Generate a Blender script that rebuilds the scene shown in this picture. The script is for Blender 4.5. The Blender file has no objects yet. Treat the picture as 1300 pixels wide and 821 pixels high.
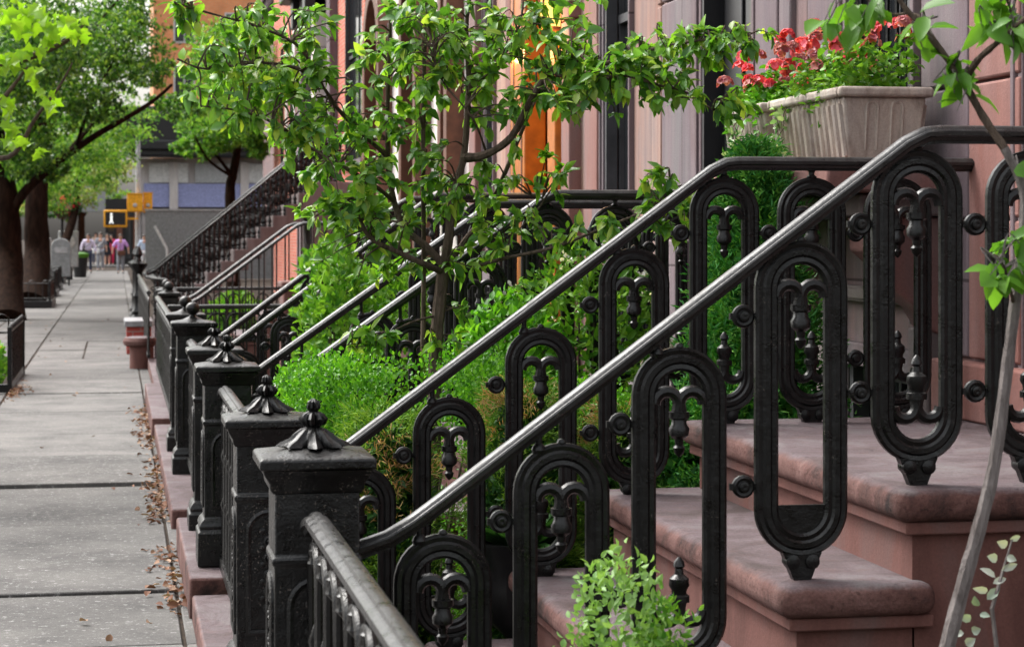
import bpy, bmesh, math, random
import numpy as np
from mathutils import Vector, Matrix
random.seed(7); rng = np.random.default_rng(7)
scn = bpy.context.scene
COL = scn.collection
EYE = 1.55
F = 2700.0; TH = math.atan(502/F); CS, SN = math.cos(TH), math.sin(TH)

def at(px, py, d):
    """world point seen at photo pixel (1300x821) at depth d metres"""
    u = (px-650)/F*d; v = -(py-300)/F*d
    return Vector((SN*d + CS*u, CS*d - SN*u, EYE + v))

# ------------------------------------------------------------------ materials
def new_mat(name):
    m = bpy.data.materials.new(name); m.use_nodes = True
    nt = m.node_tree; nt.nodes.clear()
    out = nt.nodes.new('ShaderNodeOutputMaterial')
    return m, nt, out
def N(nt, t, **kw):
    n = nt.nodes.new(t)
    for k, v in kw.items(): setattr(n, k, v)
    return n
def lnk(nt, a, b): nt.links.new(a, b)
def ramp(nt, fac, stops):
    r = N(nt, 'ShaderNodeValToRGB'); el = r.color_ramp.elements
    while len(el) < len(stops): el.new(0.5)
    for e, (p, c) in zip(el, stops): e.position = p; e.color = (*c, 1)
    lnk(nt, fac, r.inputs[0]); return r.outputs[0]
def noise(nt, vec, scale, detail=4, rough=.55, dist=0):
    n = N(nt, 'ShaderNodeTexNoise'); n.inputs['Scale'].default_value = scale
    n.inputs['Detail'].default_value = detail; n.inputs['Roughness'].default_value = rough
    n.inputs['Distortion'].default_value = dist
    if vec is not None: lnk(nt, vec, n.inputs['Vector'])
    return n.outputs[0]
def mapping(nt, vec, scale):
    m = N(nt, 'ShaderNodeMapping'); m.inputs['Scale'].default_value = scale
    lnk(nt, vec, m.inputs['Vector']); return m.outputs[0]
def mixc(nt, fac, a, b, mode='MIX'):
    m = N(nt, 'ShaderNodeMix', data_type='RGBA', blend_type=mode)
    if isinstance(fac, (int, float)): m.inputs[0].default_value = fac
    else: lnk(nt, fac, m.inputs[0])
    for s, v in ((6, a), (7, b)):
        if isinstance(v, tuple): m.inputs[s].default_value = (*v, 1)
        else: lnk(nt, v, m.inputs[s])
    return m.outputs[2]
def bump(nt, h, strength, dist=.01):
    b = N(nt, 'ShaderNodeBump'); b.inputs['Strength'].default_value = strength
    b.inputs['Distance'].default_value = dist; lnk(nt, h, b.inputs['Height']); return b.outputs[0]
def pos(nt): return N(nt, 'ShaderNodeNewGeometry').outputs['Position']
def principled(nt, out, col, rough=.5, normal=None, spec=.5, metal=0, **kw):
    p = N(nt, 'ShaderNodeBsdfPrincipled')
    if isinstance(col, tuple): p.inputs['Base Color'].default_value = (*col, 1)
    else: lnk(nt, col, p.inputs['Base Color'])
    if isinstance(rough, (int, float)): p.inputs['Roughness'].default_value = rough
    else: lnk(nt, rough, p.inputs['Roughness'])
    p.inputs['Specular IOR Level'].default_value = spec; p.inputs['Metallic'].default_value = metal
    if normal is not None: lnk(nt, normal, p.inputs['Normal'])
    for k, v in kw.items(): p.inputs[k.replace('_', ' ')].default_value = v
    lnk(nt, p.outputs[0], out.inputs[0]); return p

def m_iron(name, base=.012, rough=.34, spec=.55, bumps=.25, chips=0):
    m, nt, out = new_mat(name); p = pos(nt)
    n1 = noise(nt, p, 9, 5); n2 = noise(nt, p, 160, 3)
    col = ramp(nt, n1, [(.3, (base*.7,)*3), (.55, (base, base, base*1.05)), (.75, (base*2.3, base*2.2, base*2.2))])
    dirt = ramp(nt, noise(nt, p, 45, 4, .7), [(.62, (0, 0, 0)), (.72, (1, 1, 1))])
    col = mixc(nt, dirt, col, (base*3.2, base*3.0, base*2.8))
    r = ramp(nt, noise(nt, p, 22, 4), [(.3, (rough-.14,)*3), (.75, (rough+.2,)*3)])
    g = N(nt, 'ShaderNodeNewGeometry'); sz = N(nt, 'ShaderNodeSeparateXYZ'); lnk(nt, g.outputs['Normal'], sz.inputs[0])
    du = N(nt, 'ShaderNodeMath', operation='MULTIPLY'); lnk(nt, sz.outputs[2], du.inputs[0]); lnk(nt, ramp(nt, noise(nt, p, 30, 5, .75), [(.42, (0, 0, 0)), (.70, (.55, .55, .55))]), du.inputs[1]); du.use_clamp = True
    col = mixc(nt, du.outputs[0], col, (.045, .043, .040))
    chm = N(nt, 'ShaderNodeMath', operation='MULTIPLY'); lnk(nt, ramp(nt, noise(nt, p, 150, 3, .6), [(.60, (0, 0, 0)), (.66, (1, 1, 1))]), chm.inputs[0]); lnk(nt, ramp(nt, noise(nt, p, 13, 4, .7), [(.58-chips*.1, (0, 0, 0)), (.66-chips*.1, (1, 1, 1))]), chm.inputs[1])
    col = mixc(nt, chm.outputs[0], col, (.10, .085, .075))
    ad = N(nt, 'ShaderNodeMath', operation='MULTIPLY_ADD'); lnk(nt, noise(nt, p, 38, 4, .6), ad.inputs[0]); ad.inputs[1].default_value = 2.2; lnk(nt, n2, ad.inputs[2])
    principled(nt, out, col, r, bump(nt, ad.outputs[0], bumps, .0022), spec)
    return m
def m_stone(name, c1, c2, c3, joints=True, streak=.5, rough=.85, row=.45, width=.95, sc=1.0):
    m, nt, out = new_mat(name); p = pos(nt)
    big = noise(nt, mapping(nt, p, (1.2*sc, 1.2*sc, .45*sc)), 2.2, 5, .6, .6)
    col = ramp(nt, big, [(.3, c1), (.5, c2), (.72, c3)])
    st = ramp(nt, noise(nt, mapping(nt, p, (7, 7, .5)), 2.0, 6, .65), [(.38, (.72, .72, .76)), (.6, (1, 1, 1)), (.8, (1.0, .93, .9))])
    col = mixc(nt, streak, col, st, 'MULTIPLY')
    gr = ramp(nt, noise(nt, p, 140, 3, .7), [(.35, (.82, .82, .82)), (.65, (1.08, 1.08, 1.08))])
    col = mixc(nt, .7, col, gr, 'MULTIPLY')
    h = noise(nt, p, 90, 6, .7)
    if joints:
        sx = N(nt, 'ShaderNodeSeparateXYZ'); lnk(nt, p, sx.inputs[0])
        cb = N(nt, 'ShaderNodeCombineXYZ'); lnk(nt, sx.outputs[1], cb.inputs[0]); lnk(nt, sx.outputs[2], cb.inputs[1])
        bt = N(nt, 'ShaderNodeTexBrick'); lnk(nt, cb.outputs[0], bt.inputs['Vector'])
        for k, v in (('Scale', 1.0), ('Mortar Size', .006), ('Mortar Smooth', .2), ('Brick Width', width), ('Row Height', row)): bt.inputs[k].default_value = v
        bt.inputs['Color1'].default_value = (1, 1, 1, 1); bt.inputs['Color2'].default_value = (.86, .84, .86, 1); bt.inputs['Mortar'].default_value = (.35, .32, .32, 1)
        col = mixc(nt, 1.0, col, bt.outputs[0], 'MULTIPLY')
        inv = N(nt, 'ShaderNodeMath', operation='MULTIPLY_ADD'); lnk(nt, bt.outputs[1], inv.inputs[0]); inv.inputs[1].default_value = -6; lnk(nt, h, inv.inputs[2]); h = inv.outputs[0]
    principled(nt, out, col, rough, bump(nt, h, .35, .006), .3)
    return m
def m_brick(name, c1, c2, mortar, scale=1.0, axis='Y'):
    m, nt, out = new_mat(name); p = pos(nt)
    sx = N(nt, 'ShaderNodeSeparateXYZ'); lnk(nt, p, sx.inputs[0])
    cb = N(nt, 'ShaderNodeCombineXYZ'); lnk(nt, sx.outputs[1 if axis == 'Y' else 0], cb.inputs[0]); lnk(nt, sx.outputs[2], cb.inputs[1])
    bt = N(nt, 'ShaderNodeTexBrick'); lnk(nt, cb.outputs[0], bt.inputs['Vector'])
    for k, v in (('Scale', scale), ('Mortar Size', .008), ('Brick Width', .21), ('Row Height', .075)): bt.inputs[k].default_value = v
    bt.inputs['Color1'].default_value = (*c1, 1); bt.inputs['Color2'].default_value = (*c2, 1); bt.inputs['Mortar'].default_value = (*mortar, 1)
    col = mixc(nt, .6, bt.outputs[0], ramp(nt, noise(nt, p, 1.5, 6, .6), [(.3, (.7, .7, .7)), (.7, (1.1, 1.1, 1.1))]), 'MULTIPLY')
    principled(nt, out, col, .9, bump(nt, noise(nt, p, 60), .3, .01), .2)
    return m
def m_leaf(name, cols, trans=.35, rough=.45, spec=.35):
    m, nt, out = new_mat(name); g = N(nt, 'ShaderNodeNewGeometry')
    n = len(cols); col = ramp(nt, g.outputs['Random Per Island'], [(i/(n-1), c) for i, c in enumerate(cols)])
    col = mixc(nt, .5, col, ramp(nt, noise(nt, g.outputs['Position'], 2.5, 3), [(.3, (.6, .62, .6)), (.7, (1.25, 1.2, 1.1))]), 'MULTIPLY')
    p = principled(nt, out, col, rough, None, spec)
    t = N(nt, 'ShaderNodeBsdfTranslucent')
    lnk(nt, mixc(nt, 1.0, col, (1.25, 1.25, .6), 'MULTIPLY'), t.inputs[0])
    mx = N(nt, 'ShaderNodeMixShader'); mx.inputs[0].default_value = trans
    lnk(nt, p.outputs[0], mx.inputs[1]); lnk(nt, t.outputs[0], mx.inputs[2]); lnk(nt, mx.outputs[0], out.inputs[0])
    return m
def m_bark(name, c1, c2, sc=14):
    m, nt, out = new_mat(name); p = pos(nt)
    n = noise(nt, mapping(nt, p, (1, 1, .22)), sc*2, 6, .7, .5)
    col = ramp(nt, n, [(.3, c1), (.7, c2)])
    principled(nt, out, col, .95, bump(nt, n, .9, .02), .06)
    return m
def m_plain(name, c, rough=.6, spec=.4, var=.25, sc=12, **kw):
    m, nt, out = new_mat(name); p = pos(nt)
    n = noise(nt, p, sc, 5)
    a = tuple(x*(1-var) for x in c); b = tuple(min(1, x*(1+var)) for x in c)
    principled(nt, out, ramp(nt, n, [(.3, a), (.7, b)]), rough, bump(nt, noise(nt, p, sc*8), .15, .004), spec, **kw)
    return m
def m_emit(name, c, s):
    m, nt, out = new_mat(name); e = N(nt, 'ShaderNodeEmission'); e.inputs[0].default_value = (*c, 1); e.inputs[1].default_value = s
    lnk(nt, e.outputs[0], out.inputs[0]); return m
def m_glass(name, c=(.02, .022, .025), rough=.06):
    m, nt, out = new_mat(name); p = pos(nt)
    principled(nt, out, c, rough, bump(nt, noise(nt, p, 3, 2), .08, .01), .6); return m

M = {}
M['iron'] = m_iron('black iron paint', .0030, .34, .36, .4)
M['iron_post'] = m_iron('chipped black iron paint', .0035, .34, .38, .55, chips=1)
M['rail'] = m_iron('worn handrail paint', .012, .36, .55, .3)
M['brown'] = m_stone('brownstone steps', (.085, .036, .030), (.15, .066, .055), (.135, .088, .082), joints=False, streak=.15, sc=1.6)
def m_tread():
    m, nt, out = new_mat('worn tread stone'); g = N(nt, 'ShaderNodeNewGeometry'); p = g.outputs['Position']
    side = ramp(nt, noise(nt, p, 3.5, 7, .7, .5), [(.36, (.028, .015, .014)), (.48, (.115, .052, .044)), (.66, (.20, .108, .095))])
    top = ramp(nt, noise(nt, p, 2.6, 8, .68, .8), [(.34, (.070, .050, .048)), (.5, (.135, .100, .108)), (.66, (.185, .165, .168))])
    sz = N(nt, 'ShaderNodeSeparateXYZ'); lnk(nt, g.outputs['Normal'], sz.inputs[0])
    ad = N(nt, 'ShaderNodeMath', operation='MULTIPLY_ADD'); lnk(nt, noise(nt, p, 14, 5, .7), ad.inputs[0]); ad.inputs[1].default_value = .8; lnk(nt, sz.outputs[2], ad.inputs[2])
    mr = N(nt, 'ShaderNodeMapRange'); lnk(nt, ad.outputs[0], mr.inputs[0]); mr.inputs[1].default_value = .95; mr.inputs[2].default_value = 1.4
    col = mixc(nt, mr.outputs[0], side, top)
    col = mixc(nt, .8, col, ramp(nt, noise(nt, p, 120, 4, .7), [(.35, (.75, .75, .75)), (.65, (1.15, 1.15, 1.15))]), 'MULTIPLY')
    spk = ramp(nt, noise(nt, p, 55, 2, .5), [(.66, (1, 1, 1)), (.72, (.45, .42, .42))]); col = mixc(nt, .8, col, spk, 'MULTIPLY')
    principled(nt, out, col, .8, bump(nt, noise(nt, p, 16, 10, .78), .75, .022), .3)
    return m
M['tread'] = m_tread()
M['fac_a'] = m_stone('pink brownstone', (.24, .115, .095), (.225, .15, .145), (.16, .135, .14), row=.46, streak=.85)
M['fac_b'] = m_stone('salmon brownstone', (.38, .20, .145), (.34, .235, .20), (.26, .215, .21), row=1.25, width=1.6, streak=.8)
M['fac_c'] = m_stone('rose brownstone', (.44, .22, .15), (.43, .285, .23), (.36, .295, .27), row=1.25, width=1.6, streak=.8)
M['fac_d'] = m_stone('cream painted stone', (.60, .52, .48), (.66, .60, .57), (.55, .50, .48), joints=False)
M['mauve'] = m_stone('mauve stone', (.165, .115, .115), (.20, .155, .165), (.195, .18, .18), row=1.4, streak=.85)
M['salmon'] = m_stone('salmon stone', (.23, .095, .075), (.25, .13, .115), (.20, .15, .145), joints=False)
M['base'] = m_stone('grey brown base stone', (.13, .095, .09), (.18, .145, .14), (.22, .19, .19), joints=False)
M['redbrick'] = m_brick('red brick', (.50, .11, .07), (.60, .17, .11), (.45, .33, .28))
M['farbrick'] = m_brick('orange brick', (.80, .27, .10), (.85, .34, .15), (.55, .35, .22), axis='X')
M['darkwood'] = m_plain('dark door paint', (.012, .012, .014), .35, .5)
M['brownwood'] = m_plain('brown wood', (.12, .045, .025), .5)
M['amber'] = m_plain('varnished amber wood', (.42, .125, .012), .35, .5)
M['frame'] = m_plain('window frame paint', (.05, .05, .055), .5)
M['whiteframe'] = m_plain('white window frame', (.6, .58, .56), .5)
M['glass'] = m_glass('window glass')
M['planter'] = m_stone('weathered concrete planter', (.22, .17, .135), (.46, .39, .335), (.58, .52, .45), joints=False, streak=.9, sc=4)
M['bark'] = m_bark('young bark', (.045, .035, .028), (.16, .12, .095), 20)
M['greybark'] = m_bark('grey sapling bark', (.10, .085, .08), (.27, .24, .23), 25)
M['oldbark'] = m_bark('old street tree bark', (.003, .0018, .0012), (.034, .018, .012), 7)
M['leaf_apple'] = m_leaf('crabapple leaves', [(.05, .16, .025), (.13, .32, .03), (.22, .44, .04), (.09, .23, .08), (.42, .56, .07)], .50, .36, .4)
M['leaf_near'] = m_leaf('sapling leaves', [(.08, .22, .02), (.14, .32, .03), (.10, .26, .04)], .45)
M['leaf_box'] = m_leaf('boxwood leaves', [(.04, .16, .012), (.10, .32, .02), (.19, .45, .035)], .38)
M['leaf_lime'] = m_leaf('lime shrub leaves', [(.05, .18, .02), (.14, .33, .03), (.21, .40, .05)], .36)
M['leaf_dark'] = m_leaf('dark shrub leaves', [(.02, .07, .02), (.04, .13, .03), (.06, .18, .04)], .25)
M['needle'] = m_leaf('spruce needles', [(.07, .20, .015), (.17, .34, .03), (.28, .44, .07)], .3, .6)
M['needle_brown'] = m_leaf('dried spruce tips', [(.45, .24, .10), (.55, .33, .16), (.38, .32, .14)], .3, .7)
M['needle_blue'] = m_leaf('cypress sprays', [(.03, .17, .035), (.07, .30, .05), (.18, .42, .06)], .25, .6)
M['leaf_st'] = m_leaf('street tree leaves', [(.012, .05, .012), (.04, .13, .02), (.10, .25, .035), (.24, .42, .06)], .4)
M['leaf_st2'] = m_leaf('bright street tree leaves', [(.03, .11, .02), (.09, .26, .035), (.18, .38, .05), (.30, .48, .08)], .45)
M['leaf_maple'] = m_leaf('yellow green maple leaves', [(.18, .38, .02), (.28, .50, .03), (.22, .42, .05)], .5)
M['leaf_far'] = m_leaf('far hazy leaves', [(.14, .26, .08), (.26, .38, .11), (.28, .24, .13)], .55)
M['leaf_var'] = m_leaf('variegated leaves', [(.25, .40, .22), (.45, .55, .35), (.12, .30, .12)], .3)
M['leaf_sedum'] = m_leaf('sedum leaves', [(.16, .32, .08), (.28, .46, .16), (.22, .40, .08)], .35)
M['leaf_silver'] = m_leaf('silver leaves', [(.22, .30, .22), (.42, .48, .42), (.50, .52, .48)], .25)
M['petal'] = m_leaf('red pink petals', [(.75, .04, .08), (.85, .16, .20), (.80, .08, .14)], .3)
M['petal_p'] = m_leaf('faded pink petals', [(.45, .10, .14), (.60, .25, .22), (.35, .06, .12)], .3)
M['petal_w'] = m_leaf('white petals', [(.7, .65, .72), (.8, .8, .8)], .3)
M['petal_o'] = m_leaf('orange petals', [(.8, .16, .04), (.85, .35, .05)], .3)
M['dead'] = m_leaf('dead leaves', [(.09, .035, .02), (.20, .09, .05), (.36, .25, .18)], .1, .8)
M['soil'] = m_plain('garden soil', (.035, .026, .02), .95, .1, .4, 20)
M['black'] = m_plain('black paint', (.012, .012, .013), .4)
M['greymetal'] = m_plain('grey paint', (.26, .27, .27), .5)
M['galv'] = m_plain('galvanised steel', (.40, .40, .40), .45, .5)
M['yellow'] = m_plain('signal yellow', (.80, .36, .01), .45)
M['lampglass'] = m_emit('lit amber lamp glass', (1.0, .60, .13), 1.7)
M['lampglow'] = m_emit('lit lamp glass', (1.0, .72, .35), 5)
M['walksign'] = m_emit('lit walk signal', (1, 1, .95), 1.0)

def m_ground():
    m, nt, out = new_mat('sidewalk flagstone'); g = N(nt, 'ShaderNodeNewGeometry'); p = g.outputs['Position']
    tone = ramp(nt, g.outputs['Random Per Island'], [(0, (.080, .078, .076)), (.5, (.108, .106, .103)), (1, (.135, .132, .128))])
    st = ramp(nt, noise(nt, p, 1.6, 8, .7), [(.34, (.62, .61, .61)), (.5, (1.0, .98, .97)), (.66, (1.32, 1.29, 1.26))])
    col = mixc(nt, 1, tone, st, 'MULTIPLY')
    sp = ramp(nt, noise(nt, p, 30, 5, .8), [(.57, (0, 0, 0)), (.64, (1, 1, 1))])
    col = mixc(nt, mixc(nt, 1, sp, (.62, .62, .62), 'MULTIPLY'), col, (.36, .355, .35))
    sp2 = ramp(nt, noise(nt, p, 170, 2, .6), [(.35, (.75, .75, .75)), (.65, (1.15, 1.15, 1.15))])
    col = mixc(nt, 1, col, sp2, 'MULTIPLY')
    principled(nt, out, col, .88, bump(nt, noise(nt, p, 60, 5, .7), .3, .006), .25)
    return m
M['flag'] = m_ground()
M['asphalt'] = m_plain('asphalt', (.05, .05, .052), .85, .2, .2, 5)
M['kerb'] = m_plain('granite kerb', (.25, .25, .26), .8)

# ------------------------------------------------------------------ mesh helpers
def wloc(o):
    v = Vector((0, 0, 0))
    while o is not None: v = v + o.location; o = o.parent
    return v
class MB:
    def __init__(s): s.v = []; s.f = []
    def add(s, vs, fs):
        b = len(s.v); s.v.extend([tuple(v) for v in vs]); s.f.extend([tuple(b+i for i in f) for f in fs])
    def box(s, x0, x1, y0, y1, z0, z1):
        s.add([(x0,y0,z0),(x1,y0,z0),(x1,y1,z0),(x0,y1,z0),(x0,y0,z1),(x1,y0,z1),(x1,y1,z1),(x0,y1,z1)],
              [(0,3,2,1),(4,5,6,7),(0,1,5,4),(1,2,6,5),(2,3,7,6),(3,0,4,7)]); return s
    def frustum(s, cx, cy, z0, z1, a0, b0, a1, b1):
        s.add([(cx-a0,cy-b0,z0),(cx+a0,cy-b0,z0),(cx+a0,cy+b0,z0),(cx-a0,cy+b0,z0),(cx-a1,cy-b1,z1),(cx+a1,cy-b1,z1),(cx+a1,cy+b1,z1),(cx-a1,cy+b1,z1)],
              [(0,3,2,1),(4,5,6,7),(0,1,5,4),(1,2,6,5),(2,3,7,6),(3,0,4,7)]); return s
    def quad(s, a, b, c, d): s.add([a, b, c, d], [(0,1,2,3)]); return s
    def sqlathe(s, cx, cy, prof):
        """square-section stack: prof = [(half,z)...]"""
        vs = []; fs = []
        for h, z in prof: vs += [(cx-h,cy-h,z),(cx+h,cy-h,z),(cx+h,cy+h,z),(cx-h,cy+h,z)]
        n = len(prof)
        for i in range(n-1):
            for k in range(4):
                a = 4*i+k; b = 4*i+(k+1) % 4; fs.append((a, b, b+4, a+4))
        fs.append((3,2,1,0)); fs.append(tuple(4*(n-1)+k for k in range(4)))
        s.add(vs, fs); return s
    def lathe(s, o, axis, prof, n=16, mod=None, ref=None):
        axis = Vector(axis).normalized(); o = Vector(o)
        ref = Vector((1,0,0)) if abs(axis.x) < .9 else Vector((0,1,0))
        u = axis.cross(ref).normalized(); w = axis.cross(u)
        vs = []; fs = []
        for j, (r, h) in enumerate(prof):
            for i in range(n):
                a = 2*math.pi*i/n; rr = r*(mod(j, a) if mod else 1)
                vs.append(o + axis*h + u*(rr*math.cos(a)) + w*(rr*math.sin(a)))
        for j in range(len(prof)-1):
            for i in range(n):
                fs.append((j*n+i, j*n+(i+1) % n, (j+1)*n+(i+1) % n, (j+1)*n+i))
        fs.append(tuple(range(n-1, -1, -1))); fs.append(tuple((len(prof)-1)*n+i for i in range(n)))
        s.add(vs, fs); return s
    def tube(s, path, radii, n=8):
        path = [Vector(p) for p in path]
        if isinstance(radii, (int, float)): radii = [radii]*len(path)
        vs = []; fs = []; up = None
        for i, p in enumerate(path):
            t = (path[min(i+1, len(path)-1)]-path[max(i-1, 0)]).normalized()
            if up is None:
                up = t.cross(Vector((0,1,0)) if abs(t.y) < .9 else Vector((1,0,0))).normalized()
            up = (up - t*up.dot(t)).normalized(); w = t.cross(up)
            for k in range(n):
                a = 2*math.pi*k/n; vs.append(p + up*(radii[i]*math.cos(a)) + w*(radii[i]*math.sin(a)))
        for i in range(len(path)-1):
            for k in range(n): fs.append((i*n+k, i*n+(k+1) % n, (i+1)*n+(k+1) % n, (i+1)*n+k))
        fs.append(tuple(range(n-1, -1, -1))); fs.append(tuple((len(path)-1)*n+k for k in range(n)))
        s.add(vs, fs); return s
    def sweep(s, path, prof, B, closed=False):
        path = [Vector(p) for p in path]; B = Vector(B).normalized(); n = len(path); m = len(prof)
        vs = []; fs = []
        for i, p in enumerate(path):
            if closed: a = path[i-1]; b = path[(i+1) % n]
            else: a = path[max(i-1, 0)]; b = path[min(i+1, n-1)]
            t1 = (p-a).normalized() if (p-a).length > 1e-9 else (b-p).normalized()
            t2 = (b-p).normalized() if (b-p).length > 1e-9 else t1
            t = (t1+t2).normalized(); k = 1/max(.5, t.dot(t1))
            nn = B.cross(t).normalized()
            for (u, v) in prof: vs.append(p + nn*(u*k) + B*v)
        rngi = range(n) if closed else range(n-1)
        for i in rngi:
            j = (i+1) % n
            for k in range(m):
                l = (k+1) % m; fs.append((i*m+k, i*m+l, j*m+l, j*m+k))
        if not closed:
            fs.append(tuple(range(m-1, -1, -1))); fs.append(tuple((n-1)*m+k for k in range(m)))
        s.add(vs, fs); return s
    def prism(s, pts, B, t0, t1):
        """planar polygon extruded along B from t0 to t1"""
        B = Vector(B); n = len(pts)
        vs = [Vector(p)+B*t0 for p in pts]+[Vector(p)+B*t1 for p in pts]
        fs = [tuple(range(n-1, -1, -1)), tuple(range(n, 2*n))]+[(i, (i+1) % n, n+(i+1) % n, n+i) for i in range(n)]
        s.add(vs, fs); return s
    def build(s, name, mat, parent=None, smooth=False, bevel=0, seg=2, origin=None):
        me = bpy.data.meshes.new(name)
        if parent is not None: o0 = wloc(parent)
        elif origin is not None: o0 = Vector(origin)
        else:
            a = np.array(s.v); o0 = Vector(((a[:,0].min()+a[:,0].max())/2, (a[:,1].min()+a[:,1].max())/2, a[:,2].min()))
        me.from_pydata([(v[0]-o0.x, v[1]-o0.y, v[2]-o0.z) for v in s.v], [], s.f)
        bm = bmesh.new(); bm.from_mesh(me); bmesh.ops.recalc_face_normals(bm, faces=bm.faces); bm.to_mesh(me); bm.free()
        me.materials.append(mat)
        o = bpy.data.objects.new(name, me); COL.objects.link(o)
        if parent is not None: o.parent = parent
        else: o.location = o0
        if bevel:
            b = o.modifiers.new('bevel', 'BEVEL'); b.width = bevel; b.segments = seg; b.limit_method = 'ANGLE'; b.angle_limit = math.radians(35)
        if smooth or bevel:
            me.polygons.foreach_set('use_smooth', [True]*len(me.polygons))
            try: me.set_sharp_from_angle(angle=math.radians(38))
            except Exception: pass
        return o
def tag(o, label=None, cat=None, group=None, kind=None):
    for k, v in (('label', label), ('category', cat), ('group', group), ('kind', kind)):
        if v: o[k] = v
    return o
def thing(name, loc, label, cat, group=None):
    o = bpy.data.objects.new(name, None); COL.objects.link(o); o.location = loc; o.empty_display_size = .1
    return tag(o, label, cat, group)
def struct(name, mb, mat, **kw):
    o = mb.build(name, mat, **kw); o['kind'] = 'structure'; return o
def put(parent, name, me_obj, loc):
    c = me_obj.copy(); COL.objects.link(c); c.parent = parent; c.location = Vector(loc)-wloc(parent); return c

# fast mesh of many leaves
def leaf_mesh(name, mat, C, D, Nn, L, W, parent=None, kind='full', origin=None, fold=.25, droop=.15):
    C = np.asarray(C, float); D = np.asarray(D, float); Nn = np.asarray(Nn, float)
    n = len(C); L = np.broadcast_to(L, n)[:, None]; W = np.broadcast_to(W, n)[:, None]
    D = D/np.linalg.norm(D, axis=1, keepdims=True)
    S = np.cross(D, Nn); S /= np.maximum(np.linalg.norm(S, axis=1, keepdims=True), 1e-6); U = np.cross(S, D)
    if kind == 'full':
        tm = [(0,0,0),(.22,.40,1),(.55,.5,1),(.82,.27,1),(1,0,0),(.82,-.27,1),(.55,-.5,1),(.22,-.40,1),(.25,0,0),(.6,0,0)]
        fc = [(0,1,8),(1,2,9,8),(2,3,9),(3,4,9),(0,8,7),(8,9,6,7),(6,9,5),(5,9,4)]
    elif kind == 'maple':
        tm = [(0,0,0),(.05,.35,1),(.25,.30,1),(.45,.62,1),(.55,.28,1),(1,0,0),(.55,-.28,1),(.45,-.62,1),(.25,-.30,1),(.05,-.35,1),(.4,0,0)]
        fc = [(0,1,2,10),(10,2,3,4),(10,4,5),(0,10,8,9),(10,6,7,8),(10,5,6)]
    elif kind == 'petal':
        tm = [(0,0,0),(.6,.5,1),(1,.2,1),(1,-.2,1),(.6,-.5,1)]; fc = [(0,1,2),(0,2,3),(0,3,4)]
    else:
        tm = [(0,0,0),(.45,.5,1),(1,0,0),(.45,-.5,1)]; fc = [(0,1,2),(0,2,3)]
    V = np.empty((n, len(tm), 3))
    for i, (a, b, c) in enumerate(tm):
        V[:, i] = C + D*(L*a) + S*(W*b) + U*(W*abs(b)*c*fold*2 - L*a*a*droop)
    o0 = wloc(parent) if parent is not None else (Vector(origin) if origin is not None else Vector((*C.mean(0)[:2], C[:,2].min())))
    V = V.reshape(-1, 3) - np.array(o0)
    me = bpy.data.meshes.new(name)
    m = len(tm); loops = []; ls = []; k = 0
    fl = [i for f in fc for i in f]; tot = [len(f) for f in fc]; st = np.cumsum([0]+tot[:-1])
    loops = (np.array(fl)[None, :] + (np.arange(n)*m)[:, None]).ravel()
    starts = (st[None, :] + (np.arange(n)*len(fl))[:, None]).ravel()
    me.vertices.add(len(V)); me.vertices.foreach_set('co', V.ravel())
    me.loops.add(len(loops)); me.loops.foreach_set('vertex_index', loops.astype(np.int32))
    me.polygons.add(len(starts)); me.polygons.foreach_set('loop_start', starts.astype(np.int32))
    me.update(calc_edges=True); me.validate()
    me.materials.append(mat)
    o = bpy.data.objects.new(name, me); COL.objects.link(o)
    if parent is not None: o.parent = parent
    else: o.location = o0
    return o
def unit(n):
    v = rng.normal(size=(n, 3)); return v/np.linalg.norm(v, axis=1, keepdims=True)

def cam_setup():
    cd = bpy.data.cameras.new('camera'); c = bpy.data.objects.new('camera', cd); COL.objects.link(c)
    c.location = (0, 0, EYE); c.rotation_euler = (math.radians(90), 0, -TH)
    cd.sensor_width = 36; cd.lens = F/1300*36; cd.shift_y = -110.5/1300
    cd.clip_start = .1; cd.clip_end = 3000
    cd.dof.use_dof = True; cd.dof.focus_distance = 7.0; cd.dof.aperture_fstop = 9
    scn.camera = c
cam_setup()

# ------------------------------------------------------------------ world and light
w = bpy.data.worlds.new('World'); scn.world = w; w.use_nodes = True
nt = w.node_tree; bg = nt.nodes['Background']
sky = nt.nodes.new('ShaderNodeTexSky'); sky.sky_type = 'NISHITA'; sky.sun_disc = False
SUN_EL, SUN_AZ = math.radians(52), math.radians(318)    # ahead, over the street on the left
sky.sun_elevation = SUN_EL; sky.sun_rotation = SUN_AZ; sky.air_density = 1.6; sky.dust_density = 7; sky.ozone_density = 1
hs = nt.nodes.new('ShaderNodeHueSaturation'); hs.inputs['Saturation'].default_value = .2; hs.inputs['Value'].default_value = 1.9
nt.links.new(sky.outputs[0], hs.inputs['Color']); nt.links.new(hs.outputs[0], bg.inputs[0])
bg.inputs[1].default_value = .15
ld = bpy.data.lights.new('sun', 'SUN'); ld.energy = .9; ld.angle = math.radians(16); ld.color = (1, .96, .9)
lo = bpy.data.objects.new('sun', ld); COL.objects.link(lo)
sd = Vector((math.sin(SUN_AZ)*math.cos(SUN_EL), math.cos(SUN_AZ)*math.cos(SUN_EL), math.sin(SUN_EL)))
lo.rotation_euler = sd.to_track_quat('Z', 'Y').to_euler(); lo.location = (0, 0, 30)
scn.view_settings.view_transform = 'Standard'; scn.view_settings.look = 'None'
scn.view_settings.gamma = 1; scn.view_settings.exposure = 0.55
scn.cycles.max_bounces = 6; scn.cycles.diffuse_bounces = 3; scn.cycles.glossy_bounces = 3; scn.cycles.transmission_bounces = 3
scn.cycles.caustics_reflective = False; scn.cycles.caustics_refractive = False
scn.cycles.use_denoising = True

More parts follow.
